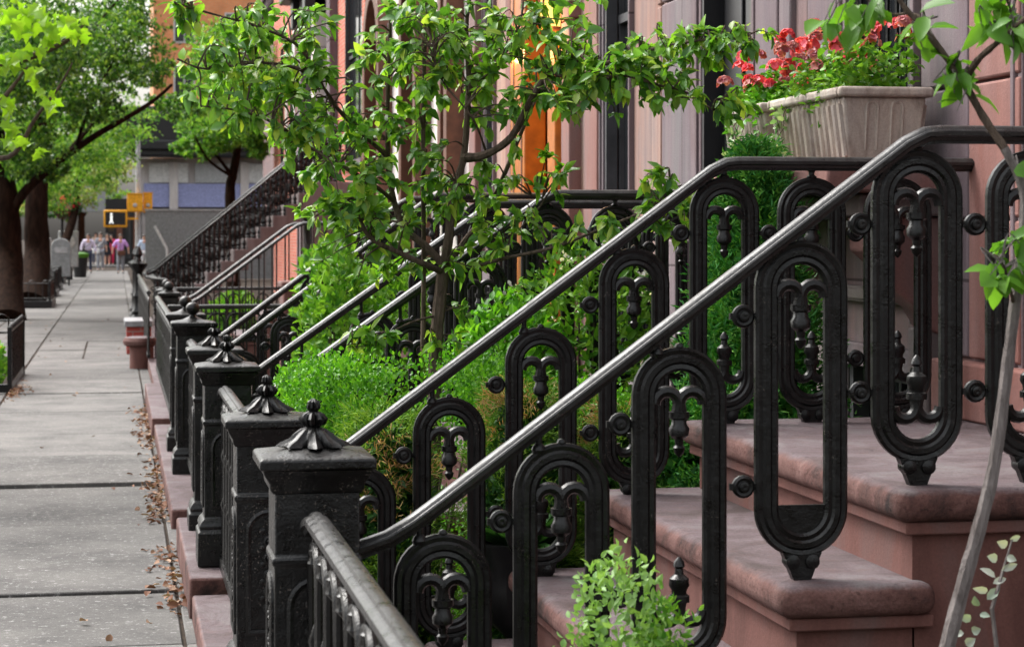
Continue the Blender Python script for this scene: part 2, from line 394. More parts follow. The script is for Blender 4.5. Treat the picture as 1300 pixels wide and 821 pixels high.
# ------------------------------------------------------------------ ground, sidewalk, road
XK = .26            # inner edge of the walk
struct('ground', MB().box(-400, 400, -60, 900, -.6, -.06), M['soil'])
struct('roadway', MB().box(-13, -3.5, -20, 96, -.3, -.12).box(-80, 80, 98, 112, -.3, -.12).box(-13, -3.5, 114, 500, -.3, -.12), M['asphalt'])
struct('street_kerb', MB().box(-3.5, -3.33, -20, 96, -.3, .0), M['kerb'], bevel=.02)
sw = MB(); sw.box(-3.33, XK+.5, -10, 97, -.3, -.012)
ys = [-10, -7, -4.2, -1.4, 1.2, 3.7, 6.0, 8.2, 9.4, 10.6, 11.7, 13.45, 15.2, 17.05, 19.2, 21.4, 23.3, 25.4, 27.5, 29.6, 32, 34.4, 37, 39.5]
while ys[-1] < 97: ys.append(ys[-1]+random.choice([2.1, 2.6, 3.0]))
ys[-1] = 97
xs = [-3.32, -1.98, -1.06, XK]
sl = MB()
for i in range(len(ys)-1):
    cols = [(-3.32, -1.98), (-1.98, -1.06), (-1.06, XK)]
    if ys[i] in (27.5, 29.6): cols = [(-3.32, -1.98), (-1.98, -1.06), (-1.06, -.42), (-.42, XK)]
    for (a, b) in cols:
        dz = random.uniform(-.004, .004); g = .009 if ys[i] not in (13.45, 21.4) else .014
        sl.box(a+.010, b-.010, ys[i]+g, ys[i+1]-.010, -.10, dz+(.018 if ys[i] == 13.45 else .009 if ys[i] in (21.4, 9.4, 34.4) else 0))
    sl.box(XK+.005, XK+.22, ys[i]+.006, ys[i+1]-.005, -.10, random.uniform(-.004, .003))
struct('sidewalk_base', sw, M['soil'])
struct('sidewalk', sl, M['flag'], bevel=.006, seg=1)
# far sidewalk across the avenue, avenue crossing
struct('avenue_sidewalk', MB().box(-3.33, 40, 112.2, 128, -.3, .02), M['flag'])
mk = MB()
for i in range(6): mk.box(-3.0+i*1.0, -2.5+i*1.0, 99, 111, -.12, -.112)
struct('crosswalk_marking', mk, M['whiteframe'])
# areaway ground (paved garden beds at stoop level)
struct('areaway_ground', MB().box(XK+.22, 4.6, 1.0, 60, -.3, .04), M['soil'])

# ------------------------------------------------------------------ railing with oval panels
BAR = [(-.029,-.008),(-.029,.008),(-.022,.015),(-.012,.013),(-.006,.019),(.006,.019),(.012,.013),(.022,.015),(.029,.008),(.029,-.008),
       (.022,-.015),(.012,-.013),(.006,-.019),(-.006,-.019),(-.012,-.013),(-.022,-.015)]
def arc(cx, cz, r, a0, a1, n, y=0):
    return [(cx+r*math.cos(a0+(a1-a0)*i/n), y, cz+r*math.sin(a0+(a1-a0)*i/n)) for i in range(n+1)]
HW, HH = .1175, .775      # half width, height of an oval
def oval_proto(plate=False):
    r = HW-.029; mb = MB()
    path = arc(0, HH-HW, r, 0, math.pi, 16) + arc(0, HW, r, math.pi, 2*math.pi, 16)
    mb.sweep(path, BAR, (0,1,0), closed=True)
    round_p = [(.0150*math.cos(a*math.pi/4), .015*math.sin(a*math.pi/4)) for a in range(8)]
    # inner lining bars and double arches, top and bottom
    for sgn, z0, zd in ((1, HH-.138, 1), (-1, .138, -1)):
        if plate and sgn < 0: continue
        for sx in (-1, 1):
            cx = sx*.031; pts = []
            pts += [(cx+.030*math.cos(a)*1.0, 0, z0+zd*.030*math.sin(a)) for a in ([math.pi*i/8 for i in range(9)] if sx > 0 else [math.pi*(8-i)/8 for i in range(9)])]
            pts += [(sx*.008, 0, z0-zd*.04)]
            mb.sweep(pts, round_p, (0,1,0))
    if plate:
        pl = [(x, y, z) for x, y, z in arc(0, HW, HW-.04, math.pi, 2*math.pi, 12)]
        mb.prism([pl[0][:2]+(HW+.01,)]+pl+[pl[-1][:2]+(HW+.01,)], (0,1,0), -.005, .005)
    # foot bracket with two scroll balls
    mb.prism([(-.05,0,.012),(-.032,0,-.030),(-.022,0,-.055),(.022,0,-.055),(.032,0,-.030),(.05,0,.012)], (0,1,0), -.014, .014)
    for sx in (-1, 1):
        mb.lathe((sx*.025,-.024,-.010), (0,1,0), [(.006,0),(.018,.004),(.020,.024),(.018,.044),(.006,.048)], 10)
    # small crest bead on the crown
    mb.lathe((0,-.012,HH), (0,1,0), [(.004,0),(.010,.004),(.010,.020),(.004,.024)], 8)
    o = mb.build('oval_panel', M['iron'], smooth=True); return o
def pendant_proto(up=False):
    prof = [(.008,.0),(.026,.001),(.026,-.014),(.018,-.018),(.020,-.030),(.026,-.040),(.024,-.056),(.012,-.066),(.010,-.080),(.015,-.086),(.012,-.098),(.003,-.108)]
    mb = MB()
    if up: prof = [(r, -h) for r, h in prof]
    mb.lathe((0,0,0), (0,0,1), prof, 12)
    return mb.build('finial' if up else 'pendant', M['iron'], smooth=True, origin=(0,0,0))
def rosette_proto():
    mb = MB()
    prof = [(.003,-.017),(.006,-.018),(.012,-.016),(.013,-.011),(.015,-.009),(.022,-.011),(.028,-.006),(.029,0),(.028,.006),(.022,.011),(.015,.009),(.013,.011),(.012,.016),(.006,.018),(.003,.017)]
    mb.lathe((0,0,0), (0,1,0), prof, 16)
    mb.box(-.034, .034, -.006, .006, -.008, .008)
    return mb.build('rosette', M['iron'], smooth=True, origin=(0,0,0))
PROTO = {}
_o = oval_proto(); PROTO['oval'] = _o.data; bpy.data.objects.remove(_o)
_o = oval_proto(True); PROTO['plate'] = _o.data; bpy.data.objects.remove(_o)
_o = pendant_proto(); PROTO['pendant'] = _o.data; bpy.data.objects.remove(_o)
_o = pendant_proto(True); PROTO['finial'] = _o.data; bpy.data.objects.remove(_o)
_o = rosette_proto(); PROTO['rosette'] = _o.data; bpy.data.objects.remove(_o)
OVAL_Z0 = -.055          # local bottom of the oval mesh origin (build puts the origin at the lowest vertex)
def inst(name, key, parent, loc):
    o = bpy.data.objects.new(name, PROTO[key]); COL.objects.link(o); o.parent = parent
    o.location = Vector(loc)-wloc(parent); return o
RAILP = [(-.020,-.016),(-.020,.016),(-.012,.020),(-.008,.029),(.002,.030),(.006,.027),(.007,.023),(.013,.019),(.0165,.010),(.018,0),(.0165,-.010),(.013,-.019),(.007,-.023),(.006,-.027),(.002,-.030),(-.008,-.029),(-.012,-.020)]
def stair_railing(Y, label, xb=1.95, zb=1.808, ovals=((1.95,1.765),(1.65,1.54),(1.342,1.282),(1.05,1.055),(.762,.845)), land=((2.25,1.765),(2.545,1.765)),
                  xe=.56, ze=.80, xend=2.86, slope=.735, plate=None, group='cast iron stoop railings with oval panels'):
    t = thing('stair_railing', (xb, Y, 0), label, 'railing', group)
    path = [(xend, Y, zb), (xb+.06, Y, zb), (xb+.02, Y, zb-.004), (xb-.03, Y, zb-.028)]
    x1 = xe+.20; path += [(x1, Y, zb-.01-(xb-x1)*slope)]
    zz = path[-1][2]
    path += [(x1-.07, Y, zz-.050), (x1-.13, Y, zz-.085), (xe, Y, zz-.108)]
    # N = B x T ; walking -X with B=+Y gives N=+Z?  B x T = (0,1,0)x(-1,0,0) = (0,0,1)
    MB().sweep(path, RAILP, (0,1,0)).build('handrail', M['rail'], t, smooth=True)
    sub = MB().sweep([(p[0], Y, p[2]-.022) for p in path], [(-.006,-.010),(-.006,.010),(.006,.010),(.006,-.010)], (0,1,0))
    sub.build('under_rail', M['iron'], t)
    for i, (x, zt) in enumerate(tuple(ovals)+tuple(land)):
        z0 = zt-HH
        o = inst('oval_panel', 'plate' if plate == i else 'oval', t, (x, Y, z0+OVAL_Z0))
        inst('pendant', 'pendant', o, (x, Y, zt-.158))
        if not plate == i: inst('finial', 'finial', o, (x, Y, z0+.158))
        onland = i == 0 or i >= len(ovals)
        inst('rosette', 'rosette', t, (x-.147, Y, zt-.185)); inst('rosette', 'rosette', t, (x-.147, Y, zt-.60))
        st = MB()
        if onland: st.lathe((x, Y, zt-.006), (0,0,1), [(.014,0),(.018,.008),(.010,.014),(.010,.024),(.016,.03)], 10)
        else:
            rz = zb-.01-(xb-x)*slope
            st.lathe((x-.055, Y, zt-.022), (0,0,1), [(.006,-.01),(.016,-.004),(.019,.006),(.014,.016),(.008,.022),(.008,max(.03, rz-.055*slope-zt-.0))], 10)
        st.build('stub', M['iron'], t, smooth=True)
    return t

# ------------------------------------------------------------------ newel posts
def newel_post(x, y, label, z0=.1, ztop=1.045, hw=.098, capw=.134, kind='acanthus', group='cast iron newel posts along the sidewalk'):
    t = thing('newel_post', (x, y, z0), label, 'post', group)
    cz = ztop-.085
    sh = MB().sqlathe(x, y, [(hw+.028,z0),(hw+.028,z0+.14),(hw+.018,z0+.15),(hw+.022,z0+.165),(hw+.014,z0+.185),(hw,z0+.20),(hw,cz-.17),(hw+.006,cz-.165),(hw+.006,cz-.15),(hw,cz-.145),(hw,cz)])
    sh.build('shaft', M['iron_post'], t, smooth=True, bevel=.004)
    # raised arched mouldings on the two visible faces and opposite ones
    mo = MB(); pr = [(-.008,-.004),(-.008,.006),(0,.010),(.008,.006),(.008,-.004)]
    zl, zh = z0+.25, cz-.20; r = hw-.035
    for (ax, sg) in (('y', -1), ('y', 1), ('x', -1), ('x', 1)):
        pts = [(-r, zl)]+[(-r*math.cos(a*math.pi/10), zh-r+r*math.sin(a*math.pi/10)) for a in range(11)]+[(r, zl)]
        if ax == 'y': P = [(x+u, y+sg*hw, v) for u, v in pts]; B = (0, sg, 0)
        else: P = [(x+sg*hw, y+u, v) for u, v in pts]; B = (sg, 0, 0)
        mo.sweep(P, pr, B, closed=True)
        nsc = 5
        for k in range(nsc):
            v = zl+.07+(zh-zl-.16)*k/(nsc-1)
            c = (x, y+sg*(hw), v) if ax == 'y' else (x+sg*hw, y, v)
            mo.lathe(c, B, [(.020,0),(.019,.006),(.012,.008),(.010,.004),(.004,.010)], 8)
            for q in (-1, 1):
                c2 = (x+q*.020, y+sg*hw, v+.032) if ax == 'y' else (x+sg*hw, y+q*.020, v+.032)
                mo.lathe(c2, B, [(.011,0),(.010,.005),(.003,.007)], 7)
    mo.build('moulded_panel', M['iron_post'], t, smooth=True)
    cp = MB().sqlathe(x, y, [(hw+.004,cz-.002),(hw+.010,cz+.008),(hw+.012,cz+.022),(hw+.022,cz+.038),(capw-.010,cz+.046),(capw-.008,cz+.054),(capw,cz+.057),(capw,cz+.077),(capw-.006,cz+.082),(.06,cz+.094),(.055,cz+.096)])
    cp.build('cap', M['iron_post'], t, bevel=.003)
    zt = cz+.094
    if kind == 'acanthus':
        def md(j, a):
            k = [.20,.30,.30,.26,.22,.15,.05,.28,.30,.22,.0,.25,.25,.0][j]; return 1+k*(abs(math.cos(4*a+j*.15))*2-1)+.07*math.cos(24*a)
        MB().lathe((x, y, zt), (0,0,1), [(.050,0),(.066,.005),(.058,.014),(.046,.022),(.036,.034),(.026,.044),(.015,.049),(.022,.056),(.026,.068),(.020,.080),(.010,.086),(.014,.094),(.012,.108),(.003,.115)], 72, md).build('finial', M['iron'], t, smooth=True)
    else:
        MB().lathe((x, y, zt-.004), (0,0,1), [(.075,0),(.05,.012),(.020,.026),(.016,.034)]+[(.040*math.sin(math.pi*k/10)+.003, .072-.040*math.cos(math.pi*k/10)) for k in range(1, 11)], 20).build('ball', M['iron'], t, smooth=True)
    return t

# ------------------------------------------------------------------ areaway fences
def areaway_fence(y0, y1, label, x=.44, zt=.915, z0=.12, arches=True, tall=False, group='low iron areaway fences along the sidewalk'):
    t = thing('areaway_fence', (x, (y0+y1)/2, z0), label, 'fence', group)
    pr = [(-.024,-.016),(-.024,.016),(-.014,.020),(-.010,.027),(.004,.027),(.010,.020),(.012,.012),(.018,.009),(.020,0),(.018,-.009),(.012,-.012),(.010,-.020),(.004,-.027),(-.010,-.027),(-.014,-.020)]
    MB().sweep([(x, y1, zt-.03), (x, y1-.06, zt-.012), (x, y1-.13, zt), (x, y0, zt)], pr, (-1,0,0)).build('top_rail', M['rail'], t, smooth=True)
    MB().box(x-.018, x+.018, y0, y1, z0+.05, z0+.09).build('bottom_rail', M['iron'], t)
    n = max(2, int(round((y1-y0)/.20))); st = (y1-y0)/n
    ROUND = [(.011*math.cos(a*math.pi/4), .011*math.sin(a*math.pi/4)) for a in range(8)]
    if n > 90: n = 90; st = (y1-y0)/n
    for k in range(n):
        yc = y0+st*(k+.5); r = st/2-.014; mb = MB()
        P = [(x, yc-r, z0+.09)]+[(x, yc-r*math.cos(a*math.pi/8), zt-.13-r+r*math.sin(a*math.pi/8)+.07) for a in range(9)]+[(x, yc+r, z0+.09)]
        mb.sweep(P, ROUND, (1,0,0))
        mb.lathe((x, yc, zt-.065), (0,0,1), [(.008,.04),(.008,0),(.016,-.006),(.012,-.02),(.018,-.035),(.004,-.05)], 8)
        mb.lathe((x, yc, z0+.09), (0,0,1), [(.010,0),(.008,.20),(.018,.23),(.008,.26),(.008,.40),(.017,.43),(.003,.47)], 8)
        mb.build('arch_panel', M['iron'], t, smooth=True)
    return t

# ------------------------------------------------------------------ stoops
def stoop(y0, y1, label, noses=((1.86,.935),(1.565,.71),(1.27,.452),(.985,.225),(.70,.06)), xf=2.86):
    t = thing('stoop', (1.6, (y0+y1)/2, 0), label, 'steps', 'brownstone stoops')
    for i, (x, z) in enumerate(noses):
        if z < .08: continue
        xn = xf if i == 0 else noses[i-1][0]+.10
        nm = 'landing' if i == 0 else 'step'
        s = MB().box(x, xn, y0, y1, z-.080, z).build(nm, M['tread'], t, bevel=.033, seg=5)
        b = MB().box(x+.028, xn+.0, y0+.028, y1-.028, z-.112, z-.0805)
        b.build('fillet', M['brown'], s, bevel=.005)
        zb = 0 if i == 0 else -.02
        b = MB().box(x+.055, xf if i == 0 else noses[i-1][0]+.06, y0+.06, y1-.06, zb, z-.1125)
        b.build('riser_block', M['brown'], s)
    return t

RA = stair_railing(5.0, 'nearest iron stair railing, its oval panels largest of all', plate=1)
RB = stair_railing(6.75, 'iron stair railing on the far edge of the nearest stoop, before the boxwood hedge', zb=1.795, ovals=((1.965,1.745),(1.66,1.512),(1.35,1.257),(1.05,1.035),(.76,.82)), land=((2.265,1.745),(2.565,1.745)))
RC = stair_railing(9.05, 'iron stair railing on the near edge of the second stoop, just behind the crabapple trunk', xb=1.84, zb=1.735, ovals=((1.84,1.685),(1.545,1.46),(1.25,1.20),(.96,.98),(.68,.80)), land=((2.14,1.685),(2.44,1.685),(2.70,1.685)), ze=.8, xe=.55, slope=.70)
RD = stair_railing(10.35, 'iron stair railing on the far edge of the second stoop behind the crabapple', xb=1.82, zb=1.715, ovals=((1.82,1.665),(1.525,1.44),(1.23,1.18),(.94,.96),(.66,.78)), land=((2.12,1.665),(2.42,1.665),(2.70,1.665)), xe=.55, slope=.70)
RE = stair_railing(13.2, 'iron stair railing on the near edge of the third stoop', xe=.56)
RF = stair_railing(14.5, 'iron stair railing on the far edge of the third stoop', xe=.56)
stoop(4.88, 6.93, 'nearest brownstone stoop with rounded reddish landing edge at lower right')
S2 = ((1.76,.86),(1.47,.63),(1.18,.37),(.89,.15))
stoop(8.95, 10.45, 'second brownstone stoop leading to the dark doorway', noses=S2)
stoop(13.1, 14.6, 'third brownstone stoop leading up to the amber lit entrance')
newel_post(.455, 5.0, 'nearest square newel post with ruffled leaf finial and wide chipped cap, front of the row')
newel_post(.455, 6.58, 'second newel post in the row, its leaf finial in front of the hedge edge', ztop=1.0)
newel_post(.46, 9.1, 'third newel post in the row, with leaf finial and tall arched panel down its shaft', z0=.17, ztop=1.01)
newel_post(.46, 10.25, 'fourth newel post, small leaf finial just behind the third post', z0=.1, ztop=1.02)
newel_post(.46, 13.2, 'fifth newel post, topped by a round ball, flared foot on the brown kerb stone', z0=.06, ztop=1.03, kind='ball')
newel_post(.46, 14.6, 'sixth newel post, ball topped and tucked right behind another ball topped post', z0=.06, ztop=1.03, kind='ball')
areaway_fence(1.6, 4.89, 'iron areaway fence ending at the nearest newel post, its worn rounded rail at bottom centre')
areaway_fence(6.73, 8.98, 'iron areaway fence between the second and third newel posts beside the boxwood hedge')
areaway_fence(10.38, 13.06, 'iron areaway fence between the small finial post and the first ball topped post')
areaway_fence(14.75, 22.6, 'long iron areaway fence of arches beyond the ball topped posts', x=.42)
areaway_fence(24.5, 35.6, 'farthest iron areaway fence, running on to the tall ornate stoop', x=.36)
for (y, nm) in ((18.9, 'iron fence crossing the areaway nearer than the round brown step'), (25.4, 'iron fence crossing the areaway before the tall ornate stoop')):
    t = thing('cross_fence', (1.5, y, .1), nm, 'fence', 'iron fences between the areaways')
    MB().box(.44, 2.84, y-.035, y+.035, .91, .95).build('top_rail', M['rail'], t, bevel=.01)
    MB().box(.44, 2.84, y-.015, y+.015, .62, .65).build('middle_rail', M['iron'], t)
    for k in range(14):
        x = .52+k*.17; mb = MB(); r = .07
        P = [(x-r, y, .1)]+[(x-r*math.cos(a*math.pi/8), y, .80+r*math.sin(a*math.pi/8)) for a in range(9)]+[(x+r, y, .1)]
        mb.sweep(P, [(-.008,-.008),(-.008,.008),(.008,.008),(.008,-.008)], (0,1,0)); mb.box(x-.006, x+.006, y-.006, y+.006, .06, .90)
        mb.build('arch_panel', M['iron'], t)

# plinth stones under posts and fences
def plinth(name, x0, x1, y0, y1, z0, z1, label, mat='tread'):
    o = MB().box(x0, x1, y0, y1, z0, z1).build(name, M[mat], bevel=.012); tag(o, label, 'kerb stone', 'brownstone kerb stones under the iron posts'); return o
plinth('kerb_stone', .30, .60, 1.4, 8.7, -.1, .10, 'long grey brown kerb stone under the nearest posts at the bottom edge', 'tread')
plinth('kerb_stone', .29, .60, 8.72, 10.62, -.1, .165, 'short raised brown kerb stone under the tall arched panel post')
plinth('kerb_stone', .285, .60, 11.4, 16.6, -.1, .105, 'reddish kerb stone under the ball topped posts, dead leaves piled along it')
plinth('kerb_stone', .265, .60, 16.62, 20.6, -.1, .15, 'brown kerb stone beyond the ball topped posts, end face showing')
struct('fence_footing', MB().box(.36, .60, 20.7, 36, -.1, .12).box(.36, .60, 10.7, 11.38, -.1, .06), M['tread'])

# ------------------------------------------------------------------ stoop with plain balusters (fourth)
def bar_stoop(y0, y1):
    noses = ((1.80,.93),(1.52,.72),(1.25,.50),(.98,.29),(.72,.12))
    stoop(y0-.05, y1+.05, 'fourth brownstone stoop, far along, with thin plain bars in its railings', noses=noses)
    for y, lb in ((y0, 'thin barred stair railing on the near edge of the fourth stoop'), (y1, 'thin barred stair railing on the far edge of the fourth stoop')):
        t = thing('stair_railing', (1.3, y, .9), lb, 'railing', 'thin barred stair railings')
        P = [(2.86,y,1.70),(1.98,y,1.69),(1.90,y,1.66),(.88,y,.90),(.66,y,.78)]
        MB().sweep(P, RAILP, (0,1,0)).build('handrail', M['rail'], t, smooth=True)
        for k in range(15):
            x = .80+k*.14; zt = min(1.68, .90+(x-.88)*.745); zb = max([z for (xn, z) in noses if x >= xn] or [.12])
            MB().tube([(x,y,zb-.002),(x,y,zt)], .009, 6).build('baluster', M['iron'], t)
        newel = thing('newel_post', (.55, y, .1), ('near' if y == y0 else 'far')+' ball topped newel at the foot of the thin barred railings', 'post')
        MB().sqlathe(.55, y, [(.09,.12),(.09,.9),(.12,.92),(.12,.95),(.04,.98)]).build('shaft', M['iron_post'], newel, bevel=.004)
        MB().lathe((.55,y,.97),(0,0,1),[(.05*math.sin(math.pi*k/8)+.002,.05-.05*math.cos(math.pi*k/8)) for k in range(9)],14).build('ball', M['iron'], newel, smooth=True)
bar_stoop(22.9, 24.15)
# brownstone pier and side wall near it
t = thing('stone_pier', (1.95, 20.6, 0), 'squat brownstone pier with a carved ring beside the thin barred railings', 'pier')
MB().box(1.56, 2.02, 20.3, 20.8, 0, 1.05).box(1.54, 2.04, 20.28, 20.82, 1.052, 1.12).build('pier_block', M['brown'], t, bevel=.02)
MB().lathe((1.86,20.3,.92),(0,-1,0),[(.06,0),(.07,.02),(.05,.03),(.04,.015),(.02,.03)],16).build('carved_ring', M['brown'], t, smooth=True)
# round mounting step and brick pier by the walk
t = thing('round_step', (.22, 25.4, 0), 'rounded brownstone step with drum base jutting onto the sidewalk', 'step')
MB().lathe((.27,25.4,.26),(0,0,1),[(.16,0),(.19,.02),(.20,.06),(.18,.10),(.12,.115)],24).build('top_slab', M['tread'], t, smooth=True)
MB().lathe((.29,25.4,0),(0,0,1),[(.14,0),(.14,.25),(.15,.262)],24).build('drum', M['brown'], t, smooth=True)
t = thing('brick_pier', (.28, 28.6, 0), 'low red brick pier with a grey stone cap behind the rounded step', 'pier')
MB().box(.13, .45, 28.4, 29.6, 0, .36).build('brick_body', m_brick('pier brick', (.36,.06,.05), (.42,.10,.08), (.3,.2,.18), axis='X'), t)
MB().box(.10, .47, 28.36, 29.64, .362, .44).build('stone_cap', M['kerb'], t, bevel=.01)

# ------------------------------------------------------------------ tall ornate stoop far along
def ornate():
    y0, y1 = 35.9, 37.6; n = 13; x0, x1 = .62, 3.45; H = 2.47
    t = thing('stoop', (2, (y0+y1)/2, 0), 'tall brownstone stoop of many steps climbing past ornate balusters', 'steps', 'brownstone stoops')
    for k in range(n):
        xa = x0+(x1-x0)*k/n; za = H*(k+1)/n
        MB().box(xa, xa+(x1-x0)/n+.03 if k < n-1 else 4.2, y0-.05, y1+.05, 0 if k == n-1 else max(0, za-.35), za).build('step' if k < n-1 else 'landing', M['base'], t, bevel=.02)
    for y, lb in ((y0, 'tall ornate scrolled stair railing on the near edge of the tall stoop'), (y1, 'tall ornate scrolled stair railing on the far edge of the tall stoop')):
        r = thing('stair_railing', (2, y, 1), lb, 'railing', 'ornate stair railings on the tall stoop')
        sl = (3.40-.98)/(3.55-.60)
        P = [(4.15,y,3.42),(3.62,y,3.41),(3.55,y,3.38),(.62,y,.98)]
        MB().sweep(P, RAILP, (0,1,0)).build('handrail', M['rail'], r, smooth=True)
        V = [(.62,y,.98),(.52,y,.93),(.47,y-.10,.90),(.50,y-.3,.88),(.60,y-.5,.86),(.80,y-.75,.84),(.82,y-.80,.80),(.82,y-.8,.62)]
        MB().tube(V, [.03,.03,.03,.03,.03,.028,.02,.02], 8).build('volute', M['rail'], r, smooth=True)
        for k in range(37):
            x = .66+k*.085; zt = min(3.40, .98+(x-.62)*sl)-.02; zb = H*(min(n, int((x-x0)/(x1-x0)*n)+1))/n
            L = zt-zb; mb = MB()
            prof = [(.018,0),(.036,.03),(.020,.07),(.038,.12),(.018,.18),(.018,.30),(.036,.36),(.040,.42),(.018,.48),(.018,.62),(.038,.68),(.020,.74),(.040,.82),(.020,.88),(.018,1)]
            mb.lathe((x,y,zb),(0,0,1),[(q, h*L) for q, h in prof], 8)
            for fz, rr in ((.27,.038),(.56,.042),(.75,.036),(.92,.030)):
                for sx in (-1, 1):
                    c = arc(x+sx*rr*.85, zb+L*fz, rr*.75, 0, 5.2, 7, y); mb.tube(c, .010, 4)
            mb.build('baluster', M['iron'], r, smooth=True)
    for (x, y, s, lb) in ((.36, 36.0, 1.0, 'near turned iron column post at the foot of the tall ornate stoop'), (.34, 37.5, 1.0, 'far turned iron column post at the foot of the tall ornate stoop')):
        p = thing('newel_post', (x, y, 0), lb, 'post', 'turned posts at the tall stoop')
        MB().lathe((x,y,0),(0,0,1),[(.13,0),(.13,.2),(.10,.24),(.12,.3),(.09,.36),(.08,.5),(.10,.56),(.075,.62),(.07,.95),(.10,1.0),(.14,1.05),(.15,1.10),(.05,1.14),(.04,1.2),(.07,1.25),(.05,1.32),(.01,1.38)],18,lambda j,a:1+.06*math.cos(8*a)).build('column', M['iron'], p, smooth=True)
ornate()

# ------------------------------------------------------------------ houses
def wall_mesh(F0, y0, y1, z0, z1, ops, depth=.32, back=7.0):
    mb = MB()
    ysr = sorted({y0, y1}|{o[0] for o in ops}|{o[1] for o in ops}); zsr = sorted({z0, z1}|{o[2] for o in ops}|{o[3] for o in ops})
    for i in range(len(ysr)-1):
        for j in range(len(zsr)-1):
            cy = (ysr[i]+ysr[i+1])/2; cz = (zsr[j]+zsr[j+1])/2
            if any(o[0] < cy < o[1] and o[2] < cz < o[3] for o in ops): continue
            mb.quad((F0,ysr[i],zsr[j]), (F0,ysr[i+1],zsr[j]), (F0,ysr[i+1],zsr[j+1]), (F0,ysr[i],zsr[j+1]))
    for (a, b, c, d) in [o[:4] for o in ops]:
        G = F0+depth
        mb.quad((F0,a,c),(G,a,c),(G,a,d),(F0,a,d)); mb.quad((F0,b,c),(F0,b,d),(G,b,d),(G,b,c))
        mb.quad((F0,a,d),(G,a,d),(G,b,d),(F0,b,d)); mb.quad((F0,a,c),(F0,b,c),(G,b,c),(G,a,c))
    mb.quad((F0,y0,z0),(F0,y0,z1),(F0+back,y0,z1),(F0+back,y0,z0)); mb.quad((F0,y1,z0),(F0+back,y1,z0),(F0+back,y1,z1),(F0,y1,z1))
    mb.quad((F0,y0,z1),(F0,y1,z1),(F0+back,y1,z1),(F0+back,y0,z1))
    return mb
def window(h, F0, a, b, c, d, fm='frame', bars=False, depth=.13):
    G = F0+depth-.06
    w_ = 0.055
    fr = MB().box(G,G+.05,a,a+w_,c,d).box(G,G+.05,b-w_,b,c,d).box(G,G+.05,a+w_,b-w_,d-w_,d).box(G,G+.05,a+w_,b-w_,c,c+w_).box(G-.01,G+.045,a+w_,b-w_,(c+d)/2-.025,(c+d)/2+.025).box(G+.005,G+.04,(a+b)/2-.012,(a+b)/2+.012,c+w_,d-w_)
    fr.box(F0-.008, G-.012, b-.04, b-.001, c, d).box(F0-.008, G-.012, a+.001, a+.04, c, d)
    f = fr.build('window', M[fm], h)
    MB().box(G+.025, G+.032, a, b, c, d).build('pane', M['glass'], f)
    MB().box(F0-.07, F0+.02, a-.08, b+.08, c-.10, c-.002).build('sill', M['mauve'], f, bevel=.01)
    if bars:
        g = MB()
        for k in range(7):
            y = a+(b-a)*(k+.5)/7
            g.tube([(F0+.03,y,c),(F0+.03,y,d)], .009, 6)
            g.tube(arc(0, c+.12, .035, 0, 5.5, 8) and [(F0+.02, y+.035*math.cos(q*.7), c+.14+.035*math.sin(q*.7)) for q in range(8)], .006, 4)
        g.box(F0+.02, F0+.04, a, b, c+.06, c+.08); g.build('grille', M['iron'], f)
    return f
def doorway(h, F0, a, b, c, d, mat='darkwood', depth=.14, transom=True):
    G = F0+depth
    dr = MB().box(G-.05, G, a, b, c, d).build('door', M[mat], h)
    MB().box(F0-.012, G-.051, b-.035, b-.001, c, d).box(F0-.012, G-.051, a+.001, a+.035, c, d).box(F0-.012, G-.051, a+.036, b-.036, d-.035, d-.001).build('door_frame', M[mat], h)
    pm = MB()
    wv = (b-a)
    for (u0, u1, v0, v1) in ((.12,.46,.05,.30),(.54,.88,.05,.30),(.12,.46,.36,.78),(.54,.88,.36,.78)):
        pm.box(G-.065, G-.052, a+wv*u0, a+wv*u1, c+(d-c)*v0, c+(d-c)*v1)
    pm.build('door_panel', M[mat], dr, bevel=.008)
    MB().lathe((G-.05, a+wv*.12, c+1.0), (-1,0,0), [(.02,0),(.012,.02),(.03,.04),(.028,.06),(.005,.07)], 12).build('handle', M['yellow'], dr, smooth=True)
def cornice(h, F0, y0, y1, z, mat='mauve'):
    mb = MB().box(F0-.45, F0+.2, y0, y1, z-.12, z).box(F0-.32, F0+.2, y0, y1, z-.30, z-.122).box(F0-.12, F0+.2, y0, y1, z-.75, z-.302)
    n = int((y1-y0)/.7)
    for k in range(n): yy = y0+(k+.5)*(y1-y0)/n; mb.box(F0-.40, F0-.121, yy-.08, yy+.08, z-.62, z-.303)
    mb.build('cornice', M[mat], h, bevel=.01)
FX = 2.85
